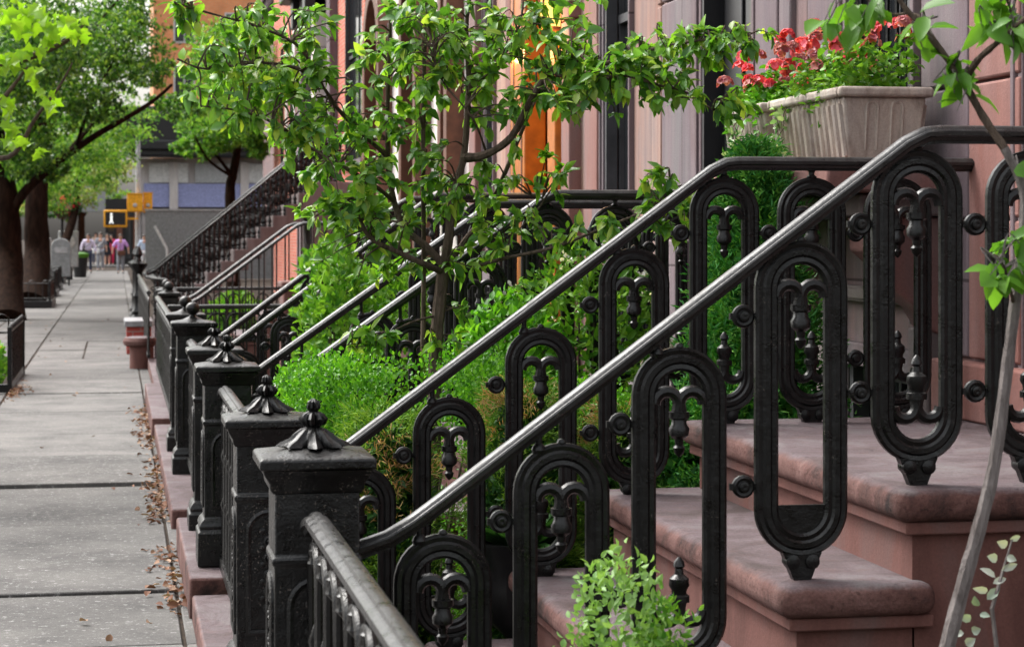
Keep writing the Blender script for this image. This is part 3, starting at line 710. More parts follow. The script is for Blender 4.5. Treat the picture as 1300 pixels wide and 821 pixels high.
def house(y0, y1, wall, label, ops_low, F0=FX, H=11.5, pil=(), group='row houses of brownstone', upper=True, base=None, upm='whiteframe', doormat='darkwood', extra=None):
    h = thing('row_house', (F0, (y0+y1)/2, 0), label, 'house', group)
    ups = []
    if upper:
        for zf in (5.0, 8.0):
            for k in range(2):
                cy = y0+(y1-y0)*(.27+.46*k); ups.append((cy-.48, cy+.48, zf, zf+1.9, 'up'))
    ops = list(ops_low)+ups
    wall_mesh(F0, y0, y1, 0, H, ops, depth=.16).build('wall', M[wall], h)
    if base:
        MB().box(F0-.05, F0-.001, y0+.002, y1-.002, .0, .0+base).build('base_course', M['base'], h, bevel=.015)
    for (a, b, c, d, k) in ops:
        if k == 'door': doorway(h, F0, a, b, c, d, doormat)
        elif k == 'bars': window(h, F0, a, b, c, d, 'frame', True)
        elif k == 'up': window(h, F0, a, b, c, d, upm)
        else: window(h, F0, a, b, c, d, 'frame')
    for (a, b, c, d, pr, m) in pil:
        bh = .465 if 'nearest' in label else 1.35
        nb = max(1, round((d-c)/bh)) if d-c > .9 else 1; pb = MB(); st = (d-c)/nb
        for q in range(nb): pb.box(F0-pr, F0+.01, a, b, c+q*st+(.010 if q else 0), c+(q+1)*st)
        if b-a > .3 and pr < .06: pb.box(F0-pr-.012, F0-pr, a+.05, b-.05, c+.05, d-.05) if nb == 1 else None
        pb.build('pilaster', M[m], h, bevel=.010)
    if F0 == FX:
        for (a, b, c, d, k) in ops_low:
            mo = MB()
            for (u, v, pr) in ((a-.075, a-.045, .030), (a-.043, a-.003, .018), (b+.003, b+.043, .018), (b+.045, b+.075, .030)):
                mo.box(F0-pr, F0+.008, u, v, c+.001, d)
            mo.box(F0-.05, F0+.008, a-.10, b+.10, d+.002, d+.09); mo.build('architrave', M['mauve'], h, bevel=.006)
    cornice(h, F0, y0+.01, y1-.01, H+.1)
    return h
# A: end house with flower box window
house(3.9, 8.86, 'fac_a', 'nearest pink grey stone house, with the planter boxes hung before its barred window',
      [(5.25,6.35,.95,3.3,'door'), (7.34,8.02,1.86,3.6,'bars'), (7.34,8.0,.32,1.05,'win')],
      pil=[(6.79,7.22,1.14,3.9,.02,'mauve'), (6.36,6.775,1.14,3.9,.025,'salmon'), (8.10,8.46,1.9,3.8,.03,'mauve'), (8.70,8.85,.3,4.0,.03,'mauve'), (4.75,5.1,.94,3.9,.10,'salmon'), (6.55,7.12,.0,.62,.13,'salmon'), (7.0,8.85,.0,.42,.07,'base'), (7.03,7.22,.44,1.62,.07,'base'), (6.1,6.99,.936,1.13,.075,'salmon'), (8.10,8.3,.44,1.62,.07,'base'), (7.22,8.08,1.30,1.36,.05,'base'), (7.22,8.08,.44,.52,.05,'base')])
h = thing('window_ledge', (2.6, 7.8, 1.6), 'thick brownstone window ledge on scrolled brackets holding up the planter boxes', 'ledge')
MB().box(2.38,2.845,6.93,8.50,1.70,1.79).build('slab', M['salmon'], h, bevel=.012)
MB().box(2.52,2.845,6.99,8.44,1.62,1.698).build('moulding', M['base'], h, bevel=.01)
for y in (7.10, 8.28):
    pts = [(2.845,0,1.618),(2.54,0,1.618),(2.55,0,1.50),(2.62,0,1.44),(2.66,0,1.36),(2.74,0,1.30),(2.79,0,1.22),(2.845,0,1.20)]
    MB().prism([(a, y, c) for a, b, c in pts], (0,1,0), -.08, .08).build('bracket', M['salmon'], h, bevel=.008)
house(8.87, 12.93, 'fac_b', 'second house along, mauve grey stone beside its black double doorway',
      [(9.30,10.14,.86,3.6,'door'), (11.66,12.28,1.75,3.9,'win'), (11.6,12.3,.3,1.2,'win')],
      pil=[(8.88,9.2,.3,4.0,.03,'mauve'), (10.2,10.86,.3,4.0,.03,'mauve'), (10.92,11.0,.3,4.0,.02,'fac_b'), (12.40,12.75,.3,4.0,.03,'salmon'), (11.0,12.38,1.42,1.55,.03,'fac_b')])
C = house(12.94, 17.0, 'fac_c', 'third house along, salmon stone with amber varnished entrance lit by lanterns',
      [(13.55,14.75,.9,3.8,'door'), (16.05,16.42,1.7,4.0,'win'), (15.9,16.5,.3,1.2,'win')], doormat='amber',
      pil=[(12.96,13.2,.3,4.2,.08,'salmon'), (15.02,15.22,.3,4.2,.07,'salmon'), (15.3,15.6,.3,4.2,.05,'fac_c'), (16.5,16.8,.3,4.2,.08,'salmon')])
MB().box(FX-.12, FX+.03, 14.22, 14.74, .93, 3.9).box(FX-.10, FX+.03, 13.30, 13.54, .93, 3.9).box(FX-.11, FX+.02, 13.542, 14.218, 3.6, 3.9).build('door_surround', M['amber'], C, bevel=.01)
MB().box(FX-.125, FX-.10, 14.30, 14.33, .93, 3.9).box(FX-.125, FX-.10, 14.60, 14.63, .93, 3.9).build('surround_moulding', M['brownwood'], C)
D = house(17.01, 24.3, 'fac_d', 'cream painted house with tall brown arched door and window frames',
      [(17.6,17.95,1.7,4.0,'win'), (19.5,20.5,1.3,3.9,'win'), (22.3,23.6,.94,3.7,'door')], upm='frame', doormat='brownwood',
      pil=[(18.4,18.8,0,4.2,.06,'fac_d')])
def arch_frame(a, b, c, d, parent):
    r = (b-a)/2; P = [(FX-.05, a, c)]+[(FX-.05, (a+b)/2-r*math.cos(q*math.pi/12), d-r+r*math.sin(q*math.pi/12)) for q in range(13)]+[(FX-.05, b, c)]
    MB().sweep(P, [(-.09,-.10),(-.09,.10),(.09,.10),(.09,-.10)], (1,0,0)).build('arched_frame', M['brownwood'], parent, bevel=.01)
arch_frame(22.3, 23.6, .94, 4.2, D); arch_frame(19.5, 20.5, 1.3, 4.2, D); arch_frame(17.6, 17.95, 1.7, 4.1, D)
# set back houses
FS = 4.2
E = house(24.35, 41.9, 'redbrick', 'set back red brick house with a dark arched window and pale stone steps wall', [(36.6,39.6,2.9,6.8,'win'),(30.0,31.5,3,6.5,'win')], F0=FS, upper=False, H=12,
      pil=[(35.6,36.0,0,7.0,.10,'redbrick'), (41.0,41.7,0,8.0,.16,'mauve')], group='set back row houses')
G_ = house(42.0, 50.0, 'mauve', 'set back mauve stone house with dark bracketed doorway hood and lit lamp', [(43.5,45.0,2.6,6.4,'door'),(47.0,48.2,2.8,6.5,'win')], F0=FS, upper=False, H=12,
      pil=[(42.6,43.4,0,8,.30,'fac_d'), (45.3,46.3,0,8,.35,'mauve'), (46.35,46.6,0,8,.2,'fac_d')], group='set back row houses')
MB().box(3.5, 4.21, 42.4, 46.8, 6.6, 6.9).box(3.7, 4.21, 42.6, 43.2, 6.0, 6.598).box(3.7, 4.21, 45.6, 46.2, 6.0, 6.598).build('door_hood', M['black'], G_, bevel=.02)
H_ = house(50.1, 58.0, 'redbrick', 'set back brick house with pale shutters, before the leafy tree', [(51.5,52.5,3,6.4,'win'),(54.5,55.5,3,6.4,'win')], F0=FS, upper=False, H=12, group='set back row houses',
      pil=[(53.0,53.4,2.8,6.6,.05,'whiteframe'), (50.6,51.2,2.8,6.6,.05,'whiteframe')])
house(58.1, 92.0, 'fac_a', 'long dull brown building at the end of the row beside the avenue', [(62,63.2,3,6.4,'win'),(68,69.2,3,6.4,'win'),(74,75.2,3,6.4,'win')], F0=6.2, upper=False, H=11, group='set back row houses')

# ------------------------------------------------------------------ lamps
def box_lantern(px, py, d, label, lx=None):
    c = at(px, py, d); y = c.y; x = c.x; z = c.z
    t = thing('wall_lantern', (x, y, z-.14), label, 'lantern', 'amber lanterns at the third entrance')
    MB().box(x-.055, x+.055, y-.055, y+.055, z-.095, z+.095).build('lamp_glass', M['lampglass'], t)
    fr = MB().lathe((x,y,z-.125),(0,0,1),[(.05,0),(.075,.008),(.078,.03),(.06,.031)],4 if False else 12)
    fr.build('bottom_plate', M['brownwood'], t)
    fr = MB().box(x-.07,x+.07,y-.07,y+.07,z+.097,z+.12).frustum(x,y,z+.12,z+.19,.065,.065,.015,.015)
    for sx in (-1,1):
        for sy in (-1,1): fr.box(x+sx*.058-.006,x+sx*.058+.006,y+sy*.058-.006,y+sy*.058+.006,z-.095,z+.097)
    fr.box(x, FX-.05, y-.012, y+.012, z+.13, z+.155); fr.build('frame', M['brownwood'], t)
    l = bpy.data.lights.new('lantern_light', 'POINT'); l.energy = 8; l.color = (1, .55, .18); l.shadow_soft_size = .06
    o = bpy.data.objects.new('lantern_light', l); COL.objects.link(o); o.location = (x-.10, y-.10, z-.16); 
box_lantern(660, 42, 15.0, 'lower square amber lantern glowing beside the amber entrance')
box_lantern(699, 16, 13.6, 'upper square amber lantern, cut by the top edge above the amber entrance')
c = at(410, 68, 44.5)
t = thing('wall_lantern', (c.x, c.y, c.z-.3), 'small round shouldered coach lamp glowing against the far mauve house', 'lantern')
MB().lathe((c.x,c.y,c.z-.16),(0,0,1),[(.05,0),(.10,.04),(.12,.24),(.10,.25)],12).build('lamp_glass', M['lampglow'], t, smooth=True)
MB().lathe((c.x,c.y,c.z+.09),(0,0,1),[(.15,0),(.14,.04),(.07,.14),(.03,.17),(.03,.2),(.005,.24)],12).box(c.x,FS-.3,c.y-.02,c.y+.02,c.z+.12,c.z+.16).lathe((c.x,c.y,c.z-.22),(0,0,1),[(.02,0),(.08,.05)],10).build('frame', M['black'], t)

# ------------------------------------------------------------------ planters and flowers
def planter(y0, y1, label, x0=2.44, x1=2.76, z0=1.792, z1=2.03):
    t = thing('planter_box', ((x0+x1)/2, (y0+y1)/2, z0), label, 'planter', 'fluted concrete planter boxes on the ledge'); z1 += .03
    cx, cy = (x0+x1)/2, (y0+y1)/2; a, b = (x1-x0)/2, (y1-y0)/2; tp = .035
    mb = MB().frustum(cx, cy, z0, z1-.03, a-tp, b-tp, a-.008, b-.008)
    mb.build('box', M['planter'], t, bevel=.012, seg=3)
    rib = MB()
    hz0, hz1 = z0+.035, z1-.055
    def off(z): return tp-.008 - (tp-.008)*(z-z0)/(z1-.03-z0)
    nl = 13
    for sx in (-1, 1):
        for k in range(nl+1):
            y = cy+(b-.045)*(2*k/nl-1)
            o0, o1 = off(hz0)+.008, off(hz1)+.008
            P = [(cx+sx*(a-o0+.000), y, hz0), (cx+sx*(a-o1+.000), y, hz1)]
            rib.tube(P, [.013,.017], 8)
            if k < nl:
                yy = y+(b-.045)/nl
                Q = [(cx+sx*(a-o1), yy-(b-.045)/nl*math.cos(q*math.pi/6), hz1+(b-.045)/nl*.8*math.sin(q*math.pi/6)) for q in range(7)]
                rib.tube(Q, .007, 5)
    for sy in (-1, 1):
        for xx in (-.045, .045):
            o0, o1 = off(hz0)+.008, off(hz1)+.008; r = .019
            P = [(cx+xx-r, cy+sy*(b-o0), hz0+.02)]+[(cx+xx-r*math.cos(q*math.pi/6), cy+sy*(b-o1), hz1-.01+r*math.sin(q*math.pi/6)) for q in range(7)]+[(cx+xx+r, cy+sy*(b-o0), hz0+.02)]
            rib.tube(P, .006, 5)
    rib.build('fluting', M['planter'], t, smooth=True)
    MB().box(x0-.012,x1+.012,y0-.012,y0+.022,z1-.032,z1+.004).box(x0-.012,x1+.012,y1-.022,y1+.012,z1-.032,z1+.004).box(x0-.012,x0+.022,y0+.022,y1-.022,z1-.032,z1+.004).box(x1-.022,x1+.012,y0+.022,y1-.022,z1-.032,z1+.004).build('rim', M['planter'], t, bevel=.012, seg=3)
    MB().box(x0+.02,x1-.02,y0+.02,y1-.02,z1-.03,z1-.012).build('soil', M['soil'], t)
    return t
planter(6.95, 7.76, 'nearer weathered concrete planter box with fluted sides, full of red geraniums')
planter(7.86, 8.40, 'farther weathered concrete planter box half hidden by apple leaves')
def blob_pts(n, c, r, shell=.6):
    u = unit(n); rad = shell+(1-shell)*rng.random(n)[:, None]; return np.array(c)+u*np.array(r)*rad, u
def flower_plant(name, y0, y1, label, nb, z=2.06, x0=2.45, x1=2.74, seed=1):
    R = np.random.default_rng(seed)
    t = thing(name, ((x0+x1)/2, (y0+y1)/2, z-.04), label, 'flowers', 'flowers in the planter boxes')
    n = 1500
    P = np.stack([R.uniform(x0-.02, x1+.02, n), R.uniform(y0, y1, n), z-.03+R.random(n)**1.3*.15], 1)
    bumpz = .05*np.sin(P[:,1]*17+seed)+.03*np.sin(P[:,0]*40)
    P[:,2] += bumpz
    leaf_mesh('foliage', M['leaf_lime'] if seed % 2 else M['leaf_box'], P, R.normal(size=(n,3))*[1,1,.6]+[-.3,0,.3], R.normal(size=(n,3))*.5+[0,0,1], R.uniform(.018,.045,n), R.uniform(.012,.035,n), t)
    C_ = []; cols = []
    for k in range(int(nb*2.0)):
        c = np.array([R.uniform(x0-.03, x1), R.uniform(y0, y1), z+R.uniform(.08, .24)])
        nf_ = int(R.integers(9, 17)); CC = []; DD = []; NN = []; rad = R.uniform(.016, .034)
        for q in range(nf_):
            u = R.normal(size=3); u[2] = abs(u[2])+.2; u /= np.linalg.norm(u); e1 = np.cross(u, [.3,.9,.1]); e1 /= np.linalg.norm(e1); e2 = np.cross(u, e1)
            for w5 in range(5):
                an = w5*1.2566+q; CC.append(c+u*rad); DD.append(e1*math.cos(an)+e2*math.sin(an)+u*.35); NN.append(u)
        m = len(CC)
        mb = leaf_mesh('blossom', M['petal'] if R.random() < .6 else M['petal_p'], CC, DD, NN, R.uniform(.013,.019,m), .018, t, 'petal', fold=.1)
    return t
flower_plant('geranium_plant', 7.0, 7.72, 'big red and pink geranium mass filling the nearer planter box', 24, seed=1)
flower_plant('geranium_plant', 7.88, 8.39, 'smaller red geranium mass in the farther planter box', 13, seed=2, z=2.04)
# trailing vine
def trailing(c0, L, n, label, seed):
    R = np.random.default_rng(seed); t = thing('trailing_vine', c0, label, 'vine')
    P = []; D = []
    for s in range(3):
        p = np.array(c0)+[0, R.uniform(-.06,.06), 0]
        st = [tuple(p)]
        for k in range(n//3):
            p = p+[R.normal()*.008-.004, R.normal()*.012, -L/(n/3)]; st.append(tuple(p)); P.append(p.copy()); D.append(R.normal(size=3)+[-.8,0,-.5])
        MB().tube(st, .0015, 4).build('stem', M['bark'], t)
    leaf_mesh('leaves', M['leaf_var'], P, D, R.normal(size=(len(P),3))+[-1,-.5,.5], .032, .024, t)
trailing((2.44, 7.55, 2.03), .24, 27, 'pale variegated vine trailing down the front of the nearer planter box', 4)
trailing((2.43, 8.05, 2.03), .20, 24, 'short pale vine trailing from the farther planter box', 5)

# ------------------------------------------------------------------ shrubs
def core_blob(name, mat, c, r, parent, amp=.12, n=3, seed=0):
    bm = bmesh.new(); bmesh.ops.create_icosphere(bm, subdivisions=n, radius=1)
    R = random.Random(seed); ph = [R.uniform(0, 6) for _ in range(6)]
    for v in bm.verts:
        k = 1+amp*(math.sin(v.co.x*5+ph[0])*math.sin(v.co.y*5+ph[1])+.6*math.sin(v.co.z*7+ph[2]))
        v.co = Vector((v.co.x*r[0]*k, v.co.y*r[1]*k, v.co.z*r[2]*k))
    me = bpy.data.meshes.new(name); bm.to_mesh(me); bm.free(); me.materials.append(mat)
    for p in me.polygons: p.use_smooth = True
    o = bpy.data.objects.new(name, me); COL.objects.link(o); o.parent = parent; o.location = Vector(c)-wloc(parent); return o
def conifer(name, x, y, r, h, label, mat='needle', brown=0, n=9000, seed=3, L=.036, W=.0042, tips=None, cone=True, z0=.03):
    R = np.random.default_rng(seed); t = thing(name, (x, y, z0), label, 'shrub')
    MB().tube([(x,y,z0-.05),(x,y,z0+h*.7)], [.02,.006]).build('trunk', M['bark'], t)
    # sprays: clump centres over a lumpy cone
    nc = n//28
    hh = R.random(nc)**.8; a = R.uniform(0, 2*math.pi, nc)
    prof = (1-hh)**.6 if cone else np.sqrt(np.maximum(0, 1-(hh*1.05-.25)**2/.75))
    rad = r*prof*(.86+.20*np.sin(a*5+hh*19+seed))*R.uniform(.75, 1.06, nc)
    C0 = np.stack([x+rad*np.cos(a), y+rad*np.sin(a), z0+hh*h], 1)
    out = np.stack([np.cos(a), np.sin(a), np.full(nc, .55)], 1)
    reps = 28
    C_ = np.repeat(C0, reps, 0); O = np.repeat(out, reps, 0)
    s = R.random(len(C_))[:, None]
    C_ = C_+O*(s*.075-.02)+R.normal(size=C_.shape)*.014
    D = O*.7+R.normal(size=C_.shape)*.55
    LL = R.uniform(.6, 1.2, len(C_))*L
    isb = np.zeros(len(C_), bool)
    if brown:
        cb = (np.sin(a*2.3+seed)+np.sin(hh*11+seed*2)) > (1.15-brown*1.2)
        cb &= hh > .5
        isb = np.repeat(cb, reps) & (s[:, 0] > .45)
    leaf_mesh('foliage', M[mat], C_[~isb], D[~isb], R.normal(size=(int((~isb).sum()),3)), LL[~isb], W, t, 'thin')
    if isb.any(): leaf_mesh('dry_tips', M['needle_brown'], C_[isb], D[isb], R.normal(size=(int(isb.sum()),3)), LL[isb], W, t, 'thin')
    # inner dense growth
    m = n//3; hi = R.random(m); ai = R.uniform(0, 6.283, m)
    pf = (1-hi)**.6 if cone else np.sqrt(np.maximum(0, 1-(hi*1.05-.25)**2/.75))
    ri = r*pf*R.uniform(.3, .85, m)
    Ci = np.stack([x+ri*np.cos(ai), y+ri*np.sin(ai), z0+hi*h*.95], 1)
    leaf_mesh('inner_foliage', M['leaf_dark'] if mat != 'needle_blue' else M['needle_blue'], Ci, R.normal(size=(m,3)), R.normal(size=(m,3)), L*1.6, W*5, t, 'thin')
    return t
def leafy_bush(name, c, r, label, mat, n, L, W, seed, flowers=None, nf=0, kind='full', cat='shrub', boxy=1.0, z0=.03):
    R = np.random.default_rng(seed); t = thing(name, (c[0], c[1], z0), label, cat)
    for k in range(5):
        a = R.uniform(0, 6.28); MB().tube([(c[0]+.05*math.cos(a), c[1]+.05*math.sin(a), z0-.05), (c[0]+r[0]*.4*math.cos(a), c[1]+r[1]*.4*math.sin(a), c[2]+r[2]*.3)], [.012,.004], 5).build('stem', M['bark'], t)
    u = R.normal(size=(n,3)); u /= np.linalg.norm(u, axis=1, keepdims=True)
    if boxy > 1: u = np.sign(u)*np.abs(u)**(1/boxy); 
    lump = 1+.07*np.sin(u[:,0]*9+seed)*np.sin(u[:,1]*8+2*seed)+.06*np.sin(u[:,2]*12+seed)
    P = np.array(c)+u*np.array(r)*(lump*(1-.40*R.random(n)**(3.5 if boxy > 1 else 2.2)))[:, None]+R.normal(size=(n,3))*.012
    k = P[:, 2] > z0; P = P[k]; u = u[k]; n = len(P)
    leaf_mesh('foliage', M[mat], P, u*.6+R.normal(size=(n,3))*.6+[0,0,.35], R.normal(size=(n,3))*.6+u, R.uniform(.7,1.3,n)*L, R.uniform(.7,1.2,n)*W, t, kind)
    for i in range(nf):
        v = R.normal(size=3); v /= np.linalg.norm(v); v[2] = abs(v[2])
        p = np.array(c)+v*np.array(r)*1.05; m = 12; q = R.normal(size=(m,3))
        leaf_mesh('blossom', M[flowers], p+q*.012, q+v, R.normal(size=(m,3)), .022, .02, t, 'petal')
    return t
# boxwood hedge in the second areaway
leafy_bush('boxwood_hedge', (1.10, 7.95, .56), (.50,.50,.55), 'bright green clipped boxwood hedge below the crabapple tree', 'leaf_box', 24000, .019, .013, 11, boxy=2.2, cat='hedge')
leafy_bush('boxwood_hedge', (1.72, 8.2, .50), (.32,.45,.52), 'smaller boxwood clump seen through the middle railing ovals, right of the big hedge', 'leaf_box', 7000, .020, .013, 12, boxy=1.6, cat='hedge')
conifer('dwarf_spruce', .90, 7.22, .22, .92, 'dwarf spruce with brown dry tips right behind the nearest post', brown=.45, n=13000, seed=3, cone=False)
conifer('dwarf_spruce', 1.40, 7.3, .21, .99, 'dwarf spruce with tan tips, the middle one of the three dwarf spruces', brown=.35, n=11000, seed=5, cone=False)
conifer('dwarf_spruce', 1.76, 7.3, .17, .92, 'dwarf spruce with orange dry top, closest to the tall cypress', brown=.5, n=9000, seed=8, cone=False)
conifer('tall_cypress', 2.27, 7.38, .42, 1.84, 'tall blue green cypress cone standing against the planter boxes', 'needle_blue', n=32000, seed=6, L=.036, W=.008)
conifer('low_cypress', 2.02, 7.25, .25, .95, 'low dark cypress clump at the foot of the tall cypress', 'needle_blue', n=9000, seed=16, L=.034, W=.008, cone=False)
leafy_bush('flowering_bush', (1.98, 9.0, 1.05), (.36,.30,.44), 'light green leafy bush with white and lilac flowers behind the middle railings', 'leaf_lime', 3600, .045, .022, 21, 'petal_w', 16)
leafy_bush('leafy_shrub', (1.62, 8.75, .98), (.22,.22,.30), 'glossy green shrub beside the white flowered bush', 'leaf_box', 1500, .05, .026, 22)
leafy_bush('lime_shrub', (1.22, 12.0, .85), (.18,.36,.66), 'lime green shrub filling the areaway behind the second pair of railings', 'leaf_lime', 3000, .055, .028, 23)
leafy_bush('lime_shrub', (1.62, 12.2, .80), (.30,.4,.62), 'green shrub right of the lime one, seen between railing bars', 'leaf_lime', 3000, .06, .03, 24)
leafy_bush('lime_shrub', (1.62, 16.6, .8), (.24,.5,.7), 'yellow green shrub beyond the third stoop', 'leaf_lime', 4000, .08, .045, 25)
leafy_bush('lime_shrub', (2.15, 18.3, 1.1), (.30,.5,.8), 'dull green shrub far along before the cream house', 'leaf_st2', 2500, .09, .05, 26)
leafy_bush('lime_shrub', (1.5, 27.5, .42), (.35,.6,.36), 'low shrub with orange flecks before the tall ornate stoop', 'leaf_lime', 2500, .10, .05, 27, 'petal_o', 6)
leafy_bush('sedum_plant', (1.05, 4.42, .60), (.105,.12,.285), 'pale green fine leaved plant at the bottom edge before the nearest railing', 'leaf_sedum', 1300, .022, .013, 31, cat='plant')
leafy_bush('sedum_plant', (1.15, 4.40, .54), (.06,.10,.26), 'lighter sprig of fine leaves right beside the pale green plant at the bottom edge', 'leaf_lime', 700, .022, .012, 32, cat='plant')
# silver sprig
def sprig(px, py, d, label, n=16):
    R = np.random.default_rng(41); c = at(px, py, d); t = thing('silver_plant', (c.x-.04, c.y, .04), label, 'plant')
    st = [(c.x-.04-.02*math.cos(k), c.y, .04+(c.z-.04)*k/6) for k in range(6)]+[tuple(c)]
    MB().tube(st, [.005]*6+[.002], 5).build('stem', M['greybark'], t)
    P = np.array([np.array(c)+R.normal(size=3)*.004-np.array([.012*k*.6+.008*(k % 2), 0, .0155*k]) for k in range(n)])
    leaf_mesh('leaves', M['leaf_silver'], P, np.array([[(-1)**k*1.0, -.3, .5] for k in range(n)])+R.normal(size=(n,3))*.45, R.normal(size=(n,3))*.4+[0,-1,.3], R.uniform(.02,.042,n), R.uniform(.012,.022,n), t)
sprig(1285, 684, 4.5, 'silvery leaf sprig at the lower right edge by the sapling')
# black urn with broad leaves
t = thing('garden_urn', (1.33, 7.02, .06), 'black fluted urn low behind the railing of the nearest stoop', 'urn')
MB().lathe((1.33,7.02,.06),(0,0,1),[(.09,0),(.10,.03),(.04,.08),(.04,.14),(.10,.20),(.125,.32),(.12,.40),(.15,.45),(.155,.47),(.13,.47),(.12,.44)],24,lambda j,a:1+(.04*math.cos(12*a) if 4 <= j <= 6 else 0)).build('bowl', M['black'], t, smooth=True)
R = np.random.default_rng(51); n = 46
t = thing('hosta_plant', (1.33, 7.02, .5), 'broad dark leaves growing in the black urn', 'plant')
a = R.uniform(0, 6.28, n); leaf_mesh('leaves', M['leaf_dark'], np.stack([1.33+.04*np.cos(a), 7.02+.04*np.sin(a), np.full(n, .50)], 1), np.stack([np.cos(a), np.sin(a), R.uniform(.3,1.6,n)], 1), np.stack([-np.cos(a)*.3, -np.sin(a)*.3, np.ones(n)], 1), .16, .06, t)
# dead leaves along the kerb stones
R = np.random.default_rng(61); P = []
XL = .285
for (ya, yb, k, wd) in ((8.8,9.7,50,.05),(9.7,10.7,60,.06),(11.6,15.2,230,.06),(15.6,19.5,170,.07),(1.5,8.7,40,.2)):
    for _ in range(k): P.append((XL-.01-abs(R.normal())*wd, R.uniform(ya, yb), R.uniform(.004,.028)))
for _ in range(90): P.append((R.uniform(-3.2,.2), R.uniform(6,40), .008))
for _ in range(140): P.append((-1.02+abs(R.normal())*.07-.03*R.random(), 21.6+R.normal()*.5, R.uniform(.005,.04)))
P = np.array(P); n = len(P)
tag(leaf_mesh('fallen_leaves', M['dead'], P, R.normal(size=(n,3))*[1,1,.25], R.normal(size=(n,3))*.4+[0,0,1], R.uniform(.025,.055,n), R.uniform(.016,.036,n), origin=(0,10,0)), 'brown fallen leaves scattered along the kerb stones', 'leaves', None, 'stuff')

# ------------------------------------------------------------------ crabapple tree (multi stemmed, in the second areaway)
def smooth_path(P, k=4):
    P = [Vector(p) for p in P]; out = []
    for i in range(len(P)-1):
        p0 = P[max(i-1,0)]; p1 = P[i]; p2 = P[i+1]; p3 = P[min(i+2,len(P)-1)]
        for j in range(k):
            t = j/k; out.append(.5*((2*p1)+(p2-p0)*t+(2*p0-5*p1+4*p2-p3)*t*t+(3*p1-p0-3*p2+p3)*t**3))
    out.append(P[-1]); return out
def traced_tree(name, label, limbs, clusters, leafmat, barkmat, base, cat='tree', LL=.062, LW=.034, twigr=.0022, seed=71, nleaf=10, droop=.25, dens=1.0, limbmat=None):
    R = np.random.default_rng(seed); t = thing(name, base, label, cat)
    anchors = []
    for i, (pts, r0, r1) in enumerate(limbs):
        P = [at(*p) if len(p) == 3 and p[2] > 0 else Vector(p[:2]+(-p[2],)) for p in pts]
        S = smooth_path(P); n = len(S)
        MB().tube(S, [r0+(r1-r0)*k/(n-1)+(.0008*math.sin(k*2.1)) for k in range(n)], 8).build('trunk' if i == 0 else 'limb', M[limbmat or barkmat] if i else M[barkmat], t, smooth=True)
        anchors += S[n//3:]
    tw = MB(); C_ = []; D = []; A = np.array([list(a) for a in anchors])
    for (px, py, rx, ry, k, d, dd) in clusters:
        for _ in range(int(k*dens)):
            q = at(px+R.uniform(-1,1)*rx, py+R.uniform(-1,1)*ry, d+R.uniform(-1,1)*dd)
            j = int(np.argmin(((A-np.array(q))**2).sum(1))); a = anchors[j]
            v = q-a; Ln = v.length
            if Ln > .55: a = q-v.normalized()*.35; v = q-a
            if v.length < .01: continue
            mid = a+v*.5+Vector((R.normal()*.02, R.normal()*.02, .03+R.normal()*.02)); 
            pp = smooth_path([a, mid, q], 4); tw.tube(pp, [twigr*1.5]*4+[twigr]*(len(pp)-4), 4)
            dv = np.array((q-mid).normalized())
            m = int(R.integers(max(1, nleaf-4), nleaf+3))
            for s in range(m):
                s_ = R.random()**.8; pp_ = np.array(mid.lerp(q, s_)) if s < m*.6 else np.array(q)
                C_.append(pp_+R.normal(size=3)*.004); D.append(dv*.7+R.normal(size=3)*.75+[0,0,-.1])
    tw.build('twigs', M[barkmat], t)
    n = len(C_); leaf_mesh('leaves', M[leafmat], C_, D, R.normal(size=(n,3))*.45+[-.25,-.35,1], R.uniform(.45,1.3,n)*LL, R.uniform(.55,1.15,n)*LW*R.choice([.8,1,1.1],n), t, fold=.2, droop=droop+R.uniform(-.25,.45,n)[:, None])
    return t
D0 = 8.2
base = at(548, 760, D0)
